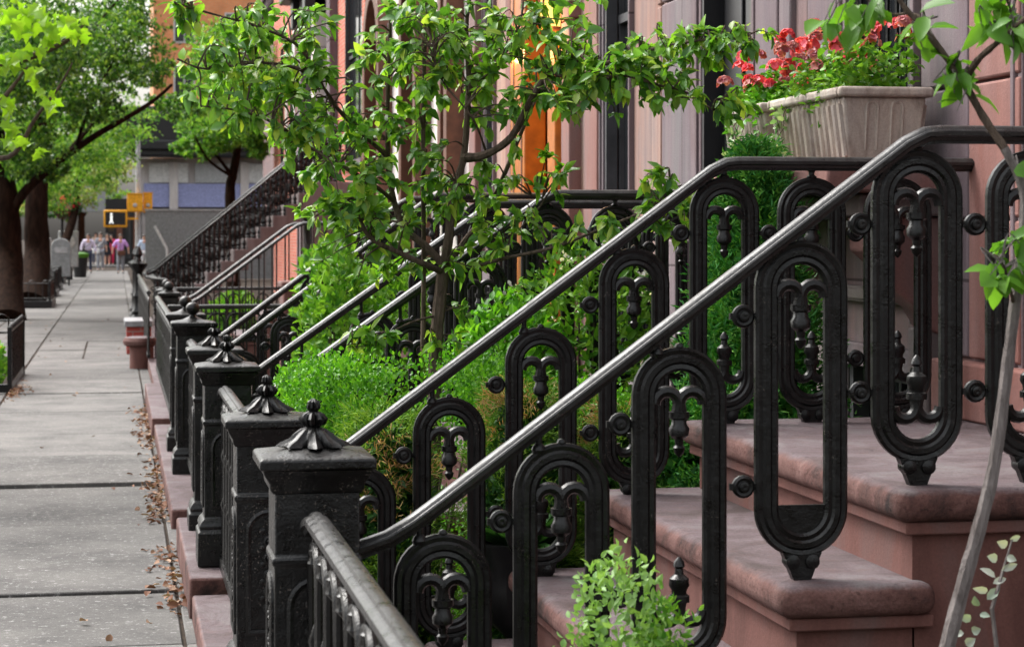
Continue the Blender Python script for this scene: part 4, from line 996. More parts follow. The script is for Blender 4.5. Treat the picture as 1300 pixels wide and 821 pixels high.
limbs = [
 ([(549,800,D0),(550,640,D0),(551,540,D0),(553,445,D0),(558,385,D0),(563,340,D0)], .029, .024),
 ([(563,342,D0),(570,300,D0-.05),(573,262,D0-.05),(582,225,D0),(589,198,D0),(593,150,D0),(595,95,D0+.1),(592,40,D0+.1),(598,-20,D0+.1)], .020, .007),
 ([(589,200,D0),(618,196,D0-.1),(650,173,D0-.2),(675,125,D0-.3),(698,92,D0-.35),(718,80,D0-.35),(762,82,D0-.4),(800,70,D0-.4),(850,58,D0-.45),(900,50,D0-.5),(945,48,D0-.5)], .017, .003),
 ([(564,345,D0),(590,306,D0+.1),(612,276,D0+.2),(640,222,D0+.2),(667,155,D0+.2),(690,100,D0+.3),(700,40,D0+.3)], .013, .005),
 ([(562,345,D0),(540,336,D0-.1),(505,320,D0-.15),(468,300,D0-.2),(455,262,D0-.2),(462,235,D0-.2)], .014, .004),
 ([(562,335,D0),(540,312,D0),(514,290,D0+.05),(500,255,D0+.1),(493,210,D0+.1),(492,140,D0+.1),(494,60,D0+.1),(497,-10,D0+.1)], .016, .006),
 ([(500,255,D0+.1),(470,232,D0-.1),(430,208,D0-.2),(390,185,D0-.3),(345,155,D0-.4),(300,140,D0-.5),(255,135,D0-.6)], .009, .003),
 ([(493,200,D0+.1),(460,170,D0),(430,140,D0-.1),(405,105,D0-.2),(370,85,D0-.3),(320,80,D0-.4),(262,88,D0-.5),(225,75,D0-.6)], .009, .003),
 ([(405,105,D0-.2),(380,60,D0-.3),(330,35,D0-.4),(270,18,D0-.5),(225,5,D0-.6)], .006, .003),
 ([(598,340,D0),(640,328,D0-.1),(700,315,D0-.2),(750,296,D0-.3),(790,280,D0-.35),(830,262,D0-.4),(850,235,D0-.4)], .008, .003),
 ([(700,92,D0-.35),(745,105,D0-.4),(790,96,D0-.45),(835,108,D0-.5),(872,118,D0-.5),(905,140,D0-.5)], .007, .003),
 ([(640,222,D0+.2),(668,245,D0+.1),(690,255,D0+.1),(660,290,D0+.1),(640,318,D0)], .005, .002),
 ([(537,440,D0+.1),(538,320,D0+.1),(537,200,D0+.1),(539,60,D0+.1),(541,-10,D0+.1)], .010, .008),
 ([(593,120,D0),(640,70,D0-.1),(660,30,D0-.2),(665,-10,D0-.2)], .006, .003),
 ([(555,400,D0),(520,410,D0-.1),(478,430,D0-.2),(440,438,D0-.25)], .005, .002),
 ([(618,196,D0),(600,150,D0-.2),(560,100,D0-.2),(548,50,D0-.3)], .005, .002),
]
cl = [ # px, py, rx, ry, count, depth, spread
 (240,15,30,18,7,D0-.6,.1),(265,85,35,35,13,D0-.5,.15),(320,60,45,45,22,D0-.4,.2),(300,140,40,25,10,D0-.5,.15),(370,40,35,40,14,D0-.3,.2),
 (340,110,45,30,14,D0-.4,.2),(390,120,40,40,16,D0-.2,.2),(420,70,30,45,10,D0-.2,.2),(380,190,45,30,18,D0-.3,.2),(430,180,40,40,22,D0-.1,.2),
 (425,245,50,35,30,D0-.2,.25),(470,280,40,25,14,D0-.2,.2),(480,200,30,50,16,D0,.2),(500,120,30,60,16,D0,.25),(490,40,40,45,18,D0,.25),
 (545,30,40,35,20,D0-.1,.25),(560,90,35,40,16,D0-.1,.25),(600,50,35,50,22,D0,.25),(640,40,35,40,16,D0-.1,.25),(600,130,35,40,16,D0,.2),
 (540,180,25,60,14,D0,.2),(600,240,30,40,16,D0,.2),(650,215,30,30,6,D0+.1,.15),(650,290,45,25,12,D0,.15),(690,235,28,40,11,D0,.15),
 (680,120,30,30,12,D0-.2,.15),(720,70,40,30,20,D0-.35,.15),(700,30,25,30,9,D0-.1,.2),(770,85,45,30,26,D0-.4,.15),(740,130,45,18,14,D0-.4,.12),
 (830,75,45,28,24,D0-.45,.15),(850,115,40,18,12,D0-.5,.1),(900,60,45,22,22,D0-.5,.12),(930,130,30,18,8,D0-.5,.1),(965,50,20,10,4,D0-.5,.1),(750,15,15,18,5,D0-.2,.1),
 (830,225,20,22,7,D0-.4,.1),(850,275,35,25,12,D0-.4,.1),(790,290,25,12,5,D0-.35,.1),(740,300,35,15,6,D0-.3,.1),(600,330,30,18,8,D0,.1),
 (570,410,25,30,6,D0,.1),(460,432,35,12,8,D0-.2,.1),(490,330,40,25,10,D0,.1),(440,310,40,25,8,D0-.1,.15),(540,270,40,30,10,D0,.15),
]
traced_tree('crabapple_tree', 'slim multi stemmed crabapple tree rising from the hedge, its glossy branches spreading wide', limbs, cl, 'leaf_apple', 'bark', (base.x, base.y, .03), dens=.95, LL=.053, LW=.034, nleaf=12)

# sapling at the right
d = 4.35
limbs = [
 ([(1120,1270,d),(1165,980,d),(1200,830,d),(1226,730,d),(1243,670,d),(1262,590,d),(1277,480,d),(1288,390,d),(1299,300,d),(1299,240,d),(1275,188,d)], .0195, .0095),
 ([(1275,188,d),(1248,148,d),(1224,106,d),(1195,65,d),(1165,28,d),(1145,5,d),(1120,-40,d)], .0095, .005),
 ([(1224,106,d),(1240,78,d-.05),(1262,58,d-.1),(1292,32,d-.15),(1330,0,d-.2)], .008, .004),
 ([(1195,65,d),(1165,20,d+.05),(1130,18,d+.1),(1095,-5,d+.1)], .004, .002),
 ([(1262,58,d-.1),(1285,30,d-.1),(1275,-10,d-.1)], .004, .002),
 ([(1288,390,d),(1275,340,d-.05),(1262,322,d-.05)], .004, .002),
]
cl = [(1055,22,14,14,3,d+.1,.05),(1090,18,14,14,3,d+.1,.05),(1180,50,22,22,4,d,.06),(1110,5,15,10,2,d+.1,.05),(1262,45,20,18,4,d-.1,.06),(1285,60,14,16,3,d-.1,.05),
      (1230,130,22,14,3,d,.05),(1270,15,20,15,4,d-.1,.05),(1272,345,22,22,5,d-.05,.04),(1295,330,10,25,3,d-.05,.04),(1285,215,12,14,2,d-.03,.03),(1200,90,20,15,3,d,.05)]
b = at(1120, 1270, d)
traced_tree('young_sapling', 'bare grey stemmed sapling leaning across the right edge with a few big yellow green leaves', limbs, cl, 'leaf_near', 'greybark', (b.x, b.y, .03), LL=.062, LW=.040, twigr=.0016, seed=5, nleaf=4, droop=.3, limbmat='bark')

# ------------------------------------------------------------------ street trees
def street_tree(label, base, trunk, r, limbs, blobs, mat, leaf=.11, bark='oldbark', seed=1, group='street trees shading the sidewalk', asp=.62, name='street_tree', z0=-.02, fill=.62):
    R = np.random.default_rng(seed); t = thing(name, (base[0], base[1], z0), label, 'tree', group)
    S = smooth_path([Vector((base[0], base[1], z0-.03))]+[Vector(p) for p in trunk], 5); n = len(S)
    rr = [r*(1+.35*math.exp(-k/1.6))*(1-.45*k/n)*(1+.03*math.sin(k*1.7)) for k in range(n)]
    MB().tube(S, rr, 14).build('trunk', M[bark], t, smooth=True)
    for (P, a, b_) in limbs:
        Q = smooth_path(P, 5); MB().tube(Q, [a+(b_-a)*k/(len(Q)-1) for k in range(len(Q))], 8).build('limb', M[bark], t, smooth=True)
    C_ = []; D = []
    for (c, rad, m) in blobs:
        m = int(m*fill); nc = max(4, m//46); u = R.normal(size=(nc,3)); u /= np.linalg.norm(u, axis=1, keepdims=True)
        cc = np.array(c)+u*np.array(rad)*R.random(nc)[:, None]**.45
        k = m//nc; s = np.repeat(cc, k, 0)+R.normal(size=(nc*k,3))*np.array([.19,.19,.09])*min(1.0, min(rad)/.9)
        C_.append(s)
    C_ = np.concatenate(C_); n = len(C_)
    leaf_mesh('crown', M[mat], C_, R.normal(size=(n,3))+[0,0,-.4], R.normal(size=(n,3))*.7+[0,0,1], R.uniform(.6,1.2,n)*leaf, R.uniform(.6,1.2,n)*leaf*asp, t, 'thin' if leaf > .0 else 'full')
    return t
def A(px, py, d): return tuple(at(px, py, d))
# left big tree, trunk cut by the left edge
bl = [(A(60,40,36),(1.0,2.5,.8),4200),(A(20,110,38),(.9,2.5,.8),3600),(A(130,60,40),(1.2,2.5,.8),5000),(A(100,130,40),(.9,2,.5),3000),(A(160,15,41),(.7,2.0,.6),1900),(A(180,95,42),(.8,2,.35),1300),
      (A(40,190,40),(.8,2,.5),2500),(A(-60,60,38),(1.6,3,1.5),3500),(A(60,215,41),(.5,1.2,.25),1200),(A(230,130,43),(.7,1.5,.35),1500)]
street_tree('massive dark barked street tree cut by the left edge, nearest trunk to the camera', (-1.98,40.3), [A(12,330,40.4),A(10,270,40.4),A(4,220,40.5),A(-8,160,40.5),A(-15,80,40.5)], .27,
   [([A(8,285,40.4),A(30,245,40.3),A(62,215,40.2),A(95,190,40.2),A(125,170,40.2),A(160,150,40.5),A(195,128,41),A(218,108,41.5)], .10, .03),
    ([A(4,230,40.4),A(40,165,40),A(75,110,39.5),A(110,50,39),A(150,0,39)], .07,.02), ([A(75,110,39.5),A(80,60,39),A(78,20,39)], .035,.015), ([A(95,190,40.2),A(120,120,40),A(150,70,40)], .035,.015)], bl, 'leaf_st', .11, seed=1, fill=.95)
bl = [(A(60,170,52),(1.5,2.5,.9),3500),(A(110,200,54),(1.2,2.5,.7),3000),(A(60,240,52),(.9,2,.5),1800),(A(140,150,55),(1.2,2.5,.8),2600),(A(20,40,52),(1.5,2,1.2),1500),(A(150,80,54),(1.0,3,1.0),1500)]
street_tree('second dark street tree, broad trunk inside a low iron tree guard', (-1.93,49.0), [A(47,330,49.2),A(46,280,49.3),A(48,230,49.4),A(55,170,49.5),A(60,60,49.5)], .33, [([A(48,240,49.4),A(90,190,50),A(140,130,51)], .1,.03)], bl, 'leaf_st2', .11, seed=2, fill=1.0)
bl = [(A(100,235,75),(1.6,3,1.0),2600),(A(125,205,76),(1.4,3,.9),2200),(A(60,230,75),(1.6,3,1.2),2000),(A(60,150,76),(1.5,2,1.2),1200)]
street_tree('slim leaning street tree half way to the corner', (-2.2,72), [A(92,280,73),A(98,240,73.5),A(104,180,74)], .16, [([A(98,240,73.5),A(120,200,74),A(140,170,74)], .06,.02)], bl, 'leaf_far', .17, seed=3)
bl = [(A(290,80,58),(1.4,2.5,1.3),6500),(A(268,75,60),(.8,2.0,1.0),1800),(A(325,120,56),(1.1,2,1.1),4800),(A(280,160,58),(1.1,2,.6),3600),(A(240,150,60),(.7,2,.6),1500),(A(320,185,57),(.7,1.5,.4),1500),(A(262,186,58.5),(1.0,1.5,.30),1900),(A(235,185,60),(.5,1.0,.2),450)]
street_tree('round crowned green tree in a front yard behind the tall ornate railings', (3.15,58.5), [A(292,250,59),A(296,220,59),A(302,180,59),A(300,130,59)], .16,
   [([A(296,225,59),A(270,190,58.5),A(250,160,58)], .06,.02), ([A(302,180,59),A(320,150,59),A(335,120,58.5)], .05,.02), ([A(296,225,59),A(262,200,58),A(238,150,58)], .05,.02)], bl, 'leaf_st2', .14, seed=4)
# near maple boughs: a tree standing at the kerb to the left, out of frame, reaching in
R = np.random.default_rng(9)
t = thing('maple_tree', (-1.9, 13.2, -.02), 'maple whose bright yellow green boughs reach in from the upper left', 'tree', 'street trees shading the sidewalk')
MB().tube(smooth_path([(-1.9,13.2,-.05),(-1.88,13.2,1.4),(-1.8,13.3,2.8),(-1.7,13.4,4.0)], 4), [.20]*4+[.16]*5+[.12]*4, 14).build('trunk', M['oldbark'], t, smooth=True)
brs = [([(-1.8,13.3,2.7),A(-60,110,13.4),A(0,82,13.4),A(40,72,13.4),A(80,55,13.4),A(108,30,13.4)], .05,.006), ([(-1.8,13.3,2.4),A(-60,190,13.3),A(0,130,13.3),A(35,85,13.3)], .04,.006), ([A(-60,190,13.3),A(10,200,13.3),A(45,150,13.2),A(75,110,13.2),A(92,80,13.2)], .02,.005)]
P = []; D = []
for (Q, a, b_) in brs:
    Q = smooth_path(Q, 5); MB().tube(Q, [a+(b_-a)*k/(len(Q)-1) for k in range(len(Q))], 7).build('limb', M['bark'], t, smooth=True)
for (px, py, rx, ry, k) in ((15,25,20,12,16),(45,25,18,14,14),(75,30,22,12,18),(100,35,10,12,8),(20,75,22,14,18),(50,95,12,8,5),(55,55,12,10,6),(10,150,10,22,12),(25,175,14,14,9),(75,135,12,10,5),(60,120,10,8,5),(-50,60,40,60,40),(45,192,8,6,3),(30,10,30,10,8),(72,48,14,8,6)):
    for _ in range(k): P.append(at(px+R.uniform(-1,1)*rx, py+R.uniform(-1,1)*ry, 13.3+R.uniform(-.25,.25))); D.append(R.normal(size=3)*.7+[0,0,-.6])
n = len(P); leaf_mesh('crown', M['leaf_maple'], [list(p) for p in P], D, R.normal(size=(n,3))*.5+[.1,-1,.4], R.uniform(.7,1.15,n)*.10, R.uniform(.8,1.1,n)*.085, t, 'maple')
# far tree mass closing the left side of the street
for i, (x, y, s, sd_) in enumerate(((-4.2,120,1.25,5),(-9,100,1.5,6),(-2.4,150,1.3,7),(-14,130,1.8,8),(-5.5,88,1.0,12))):
    bl = [((x,y,4.2*s),(2.0*s,2.0*s,1.8*s),5000),((x+1.2*s,y,3.2*s),(1.3*s,1.5*s,1.1*s),1800),((x-1.3*s,y,3.4*s),(1.3*s,1.5*s,1.2*s),1800)]
    street_tree(['hazy tree beyond the crossing, left of the awning','large hazy tree across the roadway on the left','farthest hazy tree at the end of the sidewalk','hazy tree far left beyond the avenue','mid distance tree over the roadway by the mailboxes'][i], (x,y), [(x,y,2*s),(x+.1,y,4*s)], .22*s,
       [([(x,y,2*s),(x+.8*s,y,3.4*s)],.08,.03)], bl, ['leaf_far','leaf_far','leaf_st2','leaf_far','leaf_st2'][i], .22, seed=sd_)

# tree pits, guards
def tree_guard(x0, x1, y0, y1, h, label, kerb=True, n=7, hoops=True):
    t = thing('tree_guard', ((x0+x1)/2, (y0+y1)/2, 0), label, 'fence', 'low iron tree guards')
    if kerb: MB().box(x0-.05,x1+.05,y0-.05,y0+.08,0,.16).box(x0-.05,x1+.05,y1-.08,y1+.05,0,.16).box(x0-.05,x0+.08,y0+.08,y1-.08,0,.16).box(x1-.08,x1+.05,y0+.08,y1-.08,0,.16).build('curb_stone', M['black'], t, bevel=.01)
    z0 = .16 if kerb else .03
    sides = (((x0,y0),(x1,y0)),((x1,y0),(x1,y1)),((x0,y0),(x0,y1)),((x0,y1),(x1,y1)))
    for (a, b_) in sides:
        mb = MB(); mb.tube([(a[0],a[1],h*.86),(b_[0],b_[1],h*.86)], .012, 6); mb.tube([(a[0],a[1],z0+.05),(b_[0],b_[1],z0+.05)], .012, 6)
        mb.box(min(a[0],b_[0])-.012, max(a[0],b_[0])+.012, min(a[1],b_[1])-.012, max(a[1],b_[1])+.012, 0, .07)
        L = math.dist(a, b_); m = max(2, int(L/.145))
        for k in range(m+1):
            f = k/m; p = (a[0]+(b_[0]-a[0])*f, a[1]+(b_[1]-a[1])*f); mb.tube([(p[0],p[1],0),(p[0],p[1],h*(.92 if k % 2 else .80))], .010, 6)
            if k < m and hoops and k % 2 == 0:
                q = (a[0]+(b_[0]-a[0])*(k+1)/m, a[1]+(b_[1]-a[1])*(k+1)/m)
                mb.tube([(p[0]+(q[0]-p[0])*(.5-.5*math.cos(u*math.pi/6)), p[1]+(q[1]-p[1])*(.5-.5*math.cos(u*math.pi/6)), h*.86+.07*math.sin(u*math.pi/6)) for u in range(7)], .008, 5)
        mb.build('railing_side', M['iron'], t, smooth=True)
    for p in ((x0,y0),(x1,y0),(x0,y1),(x1,y1)): MB().box(p[0]-.022,p[0]+.022,p[1]-.022,p[1]+.022,0,h*.93).build('corner_post', M['iron'], t)
    return t
tree_guard(-2.6, -1.04, 21.6, 24.6, .70, 'nearest iron tree guard at the left edge, with orange flowers inside', kerb=False)
tree_guard(-2.75, -1.42, 47.0, 49.9, .62, 'iron tree guard on a dark curb around the second street tree')
tree_guard(-2.75, -1.55, 55.5, 58.0, .72, 'iron tree guard just beyond the second street tree')
tree_guard(-2.75, -1.62, 62.0, 64.6, .72, 'third low iron guard, beside the mailboxes')
tree_guard(-2.75, -1.72, 70.0, 73.0, .75, 'farthest low iron guard beyond the mailboxes')
leafy_bush('flower_bed_plant', (-1.35, 22.2, .22), (.24,.4,.24), 'small leafy plant with orange flowers inside the nearest tree guard', 'leaf_lime', 500, .09, .05, 81, 'petal_o', 9, cat='plant')
leafy_bush('flower_bed_plant', (-1.7, 23.2, .30), (.30,.5,.30), 'darker leafy plant deeper inside the nearest tree guard', 'leaf_box', 500, .10, .05, 82, 'petal_o', 6, cat='plant')
struct('tree_pit_soil', MB().box(-2.6,-1.04,21.6,24.6,-.02,.012).box(-2.7,-1.5,47.05,49.8,-.02,.10), M['soil'])

# ------------------------------------------------------------------ street furniture far along
def far(px, d): return at(px, 300, d).x
y = 66.0
t = thing('relay_mailbox', (-2.35, y, 0), 'dark flat topped relay mailbox beside the second tree trunk', 'mailbox')
MB().box(-2.62,-1.98,y-.25,y+.25,.12,1.42).build('body', M['black'], t, bevel=.03)
MB().box(-2.64,-1.96,y-.27,y+.27,1.42,1.50).build('cap', M['galv'], t, bevel=.02)
MB().box(-2.6,-2.5,y-.2,y-.1,0,.12).box(-2.1,-2.0,y-.2,y-.1,0,.12).box(-2.6,-2.5,y+.1,y+.2,0,.12).box(-2.1,-2.0,y+.1,y+.2,0,.12).build('feet', M['black'], t)
y = 68.5
t = thing('street_mailbox', (-1.75, y, 0), 'round topped grey street mailbox on stubby legs', 'mailbox')
P = [(-.30,.28),(-.30,1.22)]+[(-.30*math.cos(q*math.pi/10), 1.22+.27*math.sin(q*math.pi/10)) for q in range(1,10)]+[(.30,1.22),(.30,.28)]
MB().prism([(-1.72+u, y-.28, v) for u, v in P], (0,1,0), 0, .56).build('body', M['greymetal'], t, bevel=.02)
MB().box(-1.92,-1.52,y-.30,y-.281,1.02,1.20).build('pull_door', M['galv'], t, bevel=.01)
lg = MB()
for sx in (-1.98,-1.50):
    for sy in (y-.22,y+.2): lg.box(sx,sx+.05,sy,sy+.05,0,.28)
lg.build('legs', M['black'], t)
y = 78
t = thing('newspaper_box', (-1.75, y, 0), 'pale grey newspaper box with a round emblem beyond the mailboxes', 'newspaper box')
MB().box(-2.05,-1.35,y-.2,y+.2,.45,1.75).build('body', M['galv'], t, bevel=.03)
MB().lathe((-1.7,y-.2,1.35),(0,-1,0),[(.22,0),(.24,.02),(.20,.03)],18).build('window', M['whiteframe'], t)
MB().box(-1.85,-1.55,y-.15,y+.15,0,.45).build('pedestal', M['black'], t)
t = thing('litter_basket', (-1.4, 82, 0), 'dark wire litter basket with a green bag on the sidewalk', 'bin')
MB().lathe((-1.35,82,0),(0,0,1),[(.22,0),(.30,.85),(.31,.88),(.28,.88)],16).build('basket', M['black'], t)
MB().lathe((-1.35,82,.05),(0,0,1),[(.30,.70),(.33,.82),(.30,.86),(.1,.9)],12).build('liner', M['leaf_box'], t)
# potted red flowers on a post
t = thing('hanging_basket', (-1.9, 75.0, 0), 'red flowers massed on a dark post above the mailboxes', 'flowers')
MB().tube([(-1.85,75,0),(-1.85,75,2.3)], .05, 8).build('post', M['black'], t)
MB().lathe((-1.85,75,2.15),(0,0,1),[(.10,0),(.28,.18),(.30,.26)],14).build('bowl', M['brownwood'], t)
R = np.random.default_rng(88); u = unit(420)
leaf_mesh('foliage', M['leaf_dark'], np.array([-1.95,75,2.5])+u*[.75,.5,.25], R.normal(size=(420,3)), R.normal(size=(420,3)), .14, .09, t, 'thin')
u = unit(140); leaf_mesh('blossoms', M['petal'], np.array([-1.62,75,2.62])+u*[.28,.3,.24], u, R.normal(size=(140,3)), .13, .12, t, 'petal')
# street lamp, traffic signal
y = 98.0; px_ = at(174, 300, 98)
X = .96
t = thing('street_lamp', (X, y, 0), 'galvanised street lamp pole with a long arm sweeping up to the left', 'street lamp')
MB().tube([(X,y,0),(X,y,1.0),(X,y,5.9)], [.17,.13,.10], 12).build('pole', M['galv'], t, smooth=True)
MB().tube(smooth_path([(X,y,4.9),(X-.5,y,5.25),(X-1.2,y,5.55),(X-2.1,y,5.95)],4), [.07]*5+[.05]*8, 8).build('arm', M['galv'], t, smooth=True)
MB().lathe((X-2.1,y,5.95),(-1,0,.25),[(.05,0),(.13,.1),(.14,.5),(.05,.65)],10).build('lamp_head', M['galv'], t, smooth=True)
def signal(x, y, z, w_, h_, label, face=True, walk=False):
    t = thing('traffic_signal', (x, y, z-h_/2), label, 'traffic signal', 'yellow traffic signals on the corner pole')
    MB().box(x-w_/2,x+w_/2,y-.15,y+.15,z-h_/2,z+h_/2).build('housing', M['yellow'], t, bevel=.04)
    if walk:
        MB().box(x-w_/2+.08,x+w_/2-.08,y-.165,y-.152,z-h_/2+.1,z+h_/2-.1).build('screen', M['black'], t)
        m = MB().lathe((x-.18,y-.175,z+.20),(0,1,0),[(.05,0),(.05,.01)],10)
        m.prism([(x-.23,y-.17,z+.13),(x-.13,y-.17,z+.13),(x-.14,y-.17,z-.06),(x-.09,y-.17,z-.22),(x-.14,y-.17,z-.23),(x-.18,y-.17,z-.10),(x-.24,y-.17,z-.23),(x-.28,y-.17,z-.21),(x-.22,y-.17,z-.06)],(0,1,0),-.01,.0)
        m.build('walking_figure', M['walksign'], t)
    elif face:
        MB().lathe((x,y-.152,z-.1),(0,-1,0),[(.10,0),(.08,.05),(.02,.07)],10).build('hinge_boss', M['galv'], t)
        MB().box(x-w_/2-.02,x+w_/2+.02,y-.17,y+.17,z+h_/2,z+h_/2+.05).build('top_cap', M['yellow'], t)
    MB().box(min(x,X),max(x,X),y-.03,y+.03,z-.04,z+.04).build('bracket', M['yellow'], t)
signal(.82, 97.6, 3.05, .70, .80, 'large yellow traffic signal housing in the middle of the corner pole')
signal(1.40, 97.9, 3.05, .40, .88, 'narrow yellow traffic signal housing right of the corner pole')
signal(-.05, 97.6, 2.35, 1.05, .78, 'yellow pedestrian signal with a lit white walking figure', walk=True)
# plywood hoarding and leaning white pole
t = thing('hoarding', (4.4, 78, 0), 'plain grey painted plywood hoarding beyond the tall ornate stoop', 'hoarding')
for k in range(7): MB().box(1.02+k*1.22, 2.235+k*1.22, 78, 78.06, 0, 2.47).build('board', M['greymetal'], t)
MB().box(1.0, 9.6, 77.96, 78.1, 2.472, 2.54).build('capping', M['galv'], t)
t = MB().tube([(1.85,77.4,.0),(1.78,77.45,1.1),(1.35,77.6,1.92)], .05, 8).build('leaning_pole', M['whiteframe']); tag(t, 'white pole leaning before the grey hoarding', 'pole')

# buildings across the avenue
def far_building(x0, x1, y0, y1, z1, mat, label, wins=True, z0=0, dx=3.1, dz=3.3, zs=10):
    b = thing('apartment_building', ((x0+x1)/2, y0, 0), label, 'building')
    MB().box(x0,x1,y0,y1,0,z1).build('wall', M[mat], b)
    if wins:
        nz = int((z1-zs)/dz); nx = int((x1-x0-1)/dx)
        for i in range(nx):
            for j in range(nz):
                x = x0+1.2+i*dx; z = zs+j*dz
                if x < -1.5 or x > 14 or z > 26: continue
                f = MB().box(x,x+1.3,y0-.06,y0-.01,z,z+1.9).build('window', M['whiteframe'], b)
                MB().box(x+.1,x+.62,y0-.075,y0-.062,z+.1,z+1.8).box(x+.7,x+1.2,y0-.075,y0-.062,z+.1,z+1.8).build('pane', M['glass'], f)
    return b
b = far_building(2.2, 22, 131, 145, 34, 'farbrick', 'tall orange brick apartment building closing the end of the street')
MB().box(2.0,22,130.6,130.99,8.6,9.3).build('band_course', M['fac_d'], b)
t = thing('storefront', (6, 129, 0), 'pale storefront with blue sign band under a dark canopy, across the avenue', 'shop')
MB().box(1.2,16,128.6,130.5,0,6.2).build('wall', M['fac_d'], t)
MB().box(1.6,15.5,128.4,128.58,3.3,4.7).build('sign_band', m_plain('blue sign band', (.30,.32,.55), .5), t)
MB().box(1.6,15.5,128.42,128.58,2.9,3.25).box(1.6,15.5,128.42,128.58,0,.4).build('trim', M['black'], t)
for k in range(5): MB().box(1.9+k*2.7,4.3+k*2.7,128.5,128.59,.5,2.85).build('shop_window', M['glass'], t)
for k in range(3): MB().box(3.1+k*4.2,3.6+k*4.2,128.2,128.39,2.4,6.0).build('column', M['fac_d'], t)
for k in range(5):
    MB().box(2.2+k*2.7,3.0+k*2.7,128.3,128.39,1.0,1.9).build('poster', M['petal_p' if k % 2 else 'fac_d'], t)
    MB().box(1.9+k*2.7,4.2+k*2.7,128.3,128.36,4.75,5.9).build('upper_panel', M['galv' if k % 2 else 'whiteframe'], t)
MB().box(-.2,16.2,126.5,129.5,6.25,9.2).box(.6,9.2,126.2,126.49,6.6,7.2).build('canopy', M['black'], t, bevel=.1)
t = thing('dark_shop', (-.3, 118, 0), 'dark fronted shop with a sloping grey awning beyond the crossing', 'shop')
MB().box(-.6,1.35,118,128,0,3.6).build('wall', M['black'], t)
MB().prism([(-3.0,0,2.9),(-.6,0,2.9),(-.6,0,4.4),(-2.9,0,4.2)], (0,1,0), 118, 121).build('awning', M['greymetal'], t)
MB().prism([(-3.0,0,2.25),(-2.9,0,2.25),(-2.9,0,2.9),(-3.0,0,2.9)], (0,1,0), 118, 121).build('awning_valance', M['greymetal'], t)
for k in range(4): MB().box(-.45+k*.45,-.15+k*.45,117.9,117.99,.3,2.7).build('shop_window', M['brownwood'] if k % 2 else M['glass'], t)

# ------------------------------------------------------------------ people
SK = m_plain('skin', (.60,.34,.24), .6, .3, .1); HAIR = m_plain('dark hair', (.03,.018,.012), .6)
def skinned(name, pts, edges, radii, mat, parent, sub=2):
    me = bpy.data.meshes.new(name); o0 = wloc(parent); me.from_pydata([tuple(Vector(p)-o0) for p in pts], edges, []); me.materials.append(mat)
    o = bpy.data.objects.new(name, me); COL.objects.link(o); o.parent = parent
    o.modifiers.new('skin', 'SKIN'); sv = me.skin_vertices
    if not sv: 
        bm = bmesh.new(); bm.from_mesh(me); bm.verts.layers.skin.verify(); bm.to_mesh(me); bm.free(); sv = me.skin_vertices
    for d_, r in zip(sv[0].data, radii): d_.radius = (r, r) if not isinstance(r, tuple) else r
    sv[0].data[0].use_root = True
    s = o.modifiers.new('sub', 'SUBSURF'); s.levels = sub; s.render_levels = sub
    for m in o.modifiers:
        if m.type == 'SKIN': m.use_smooth_shade = True
    return o
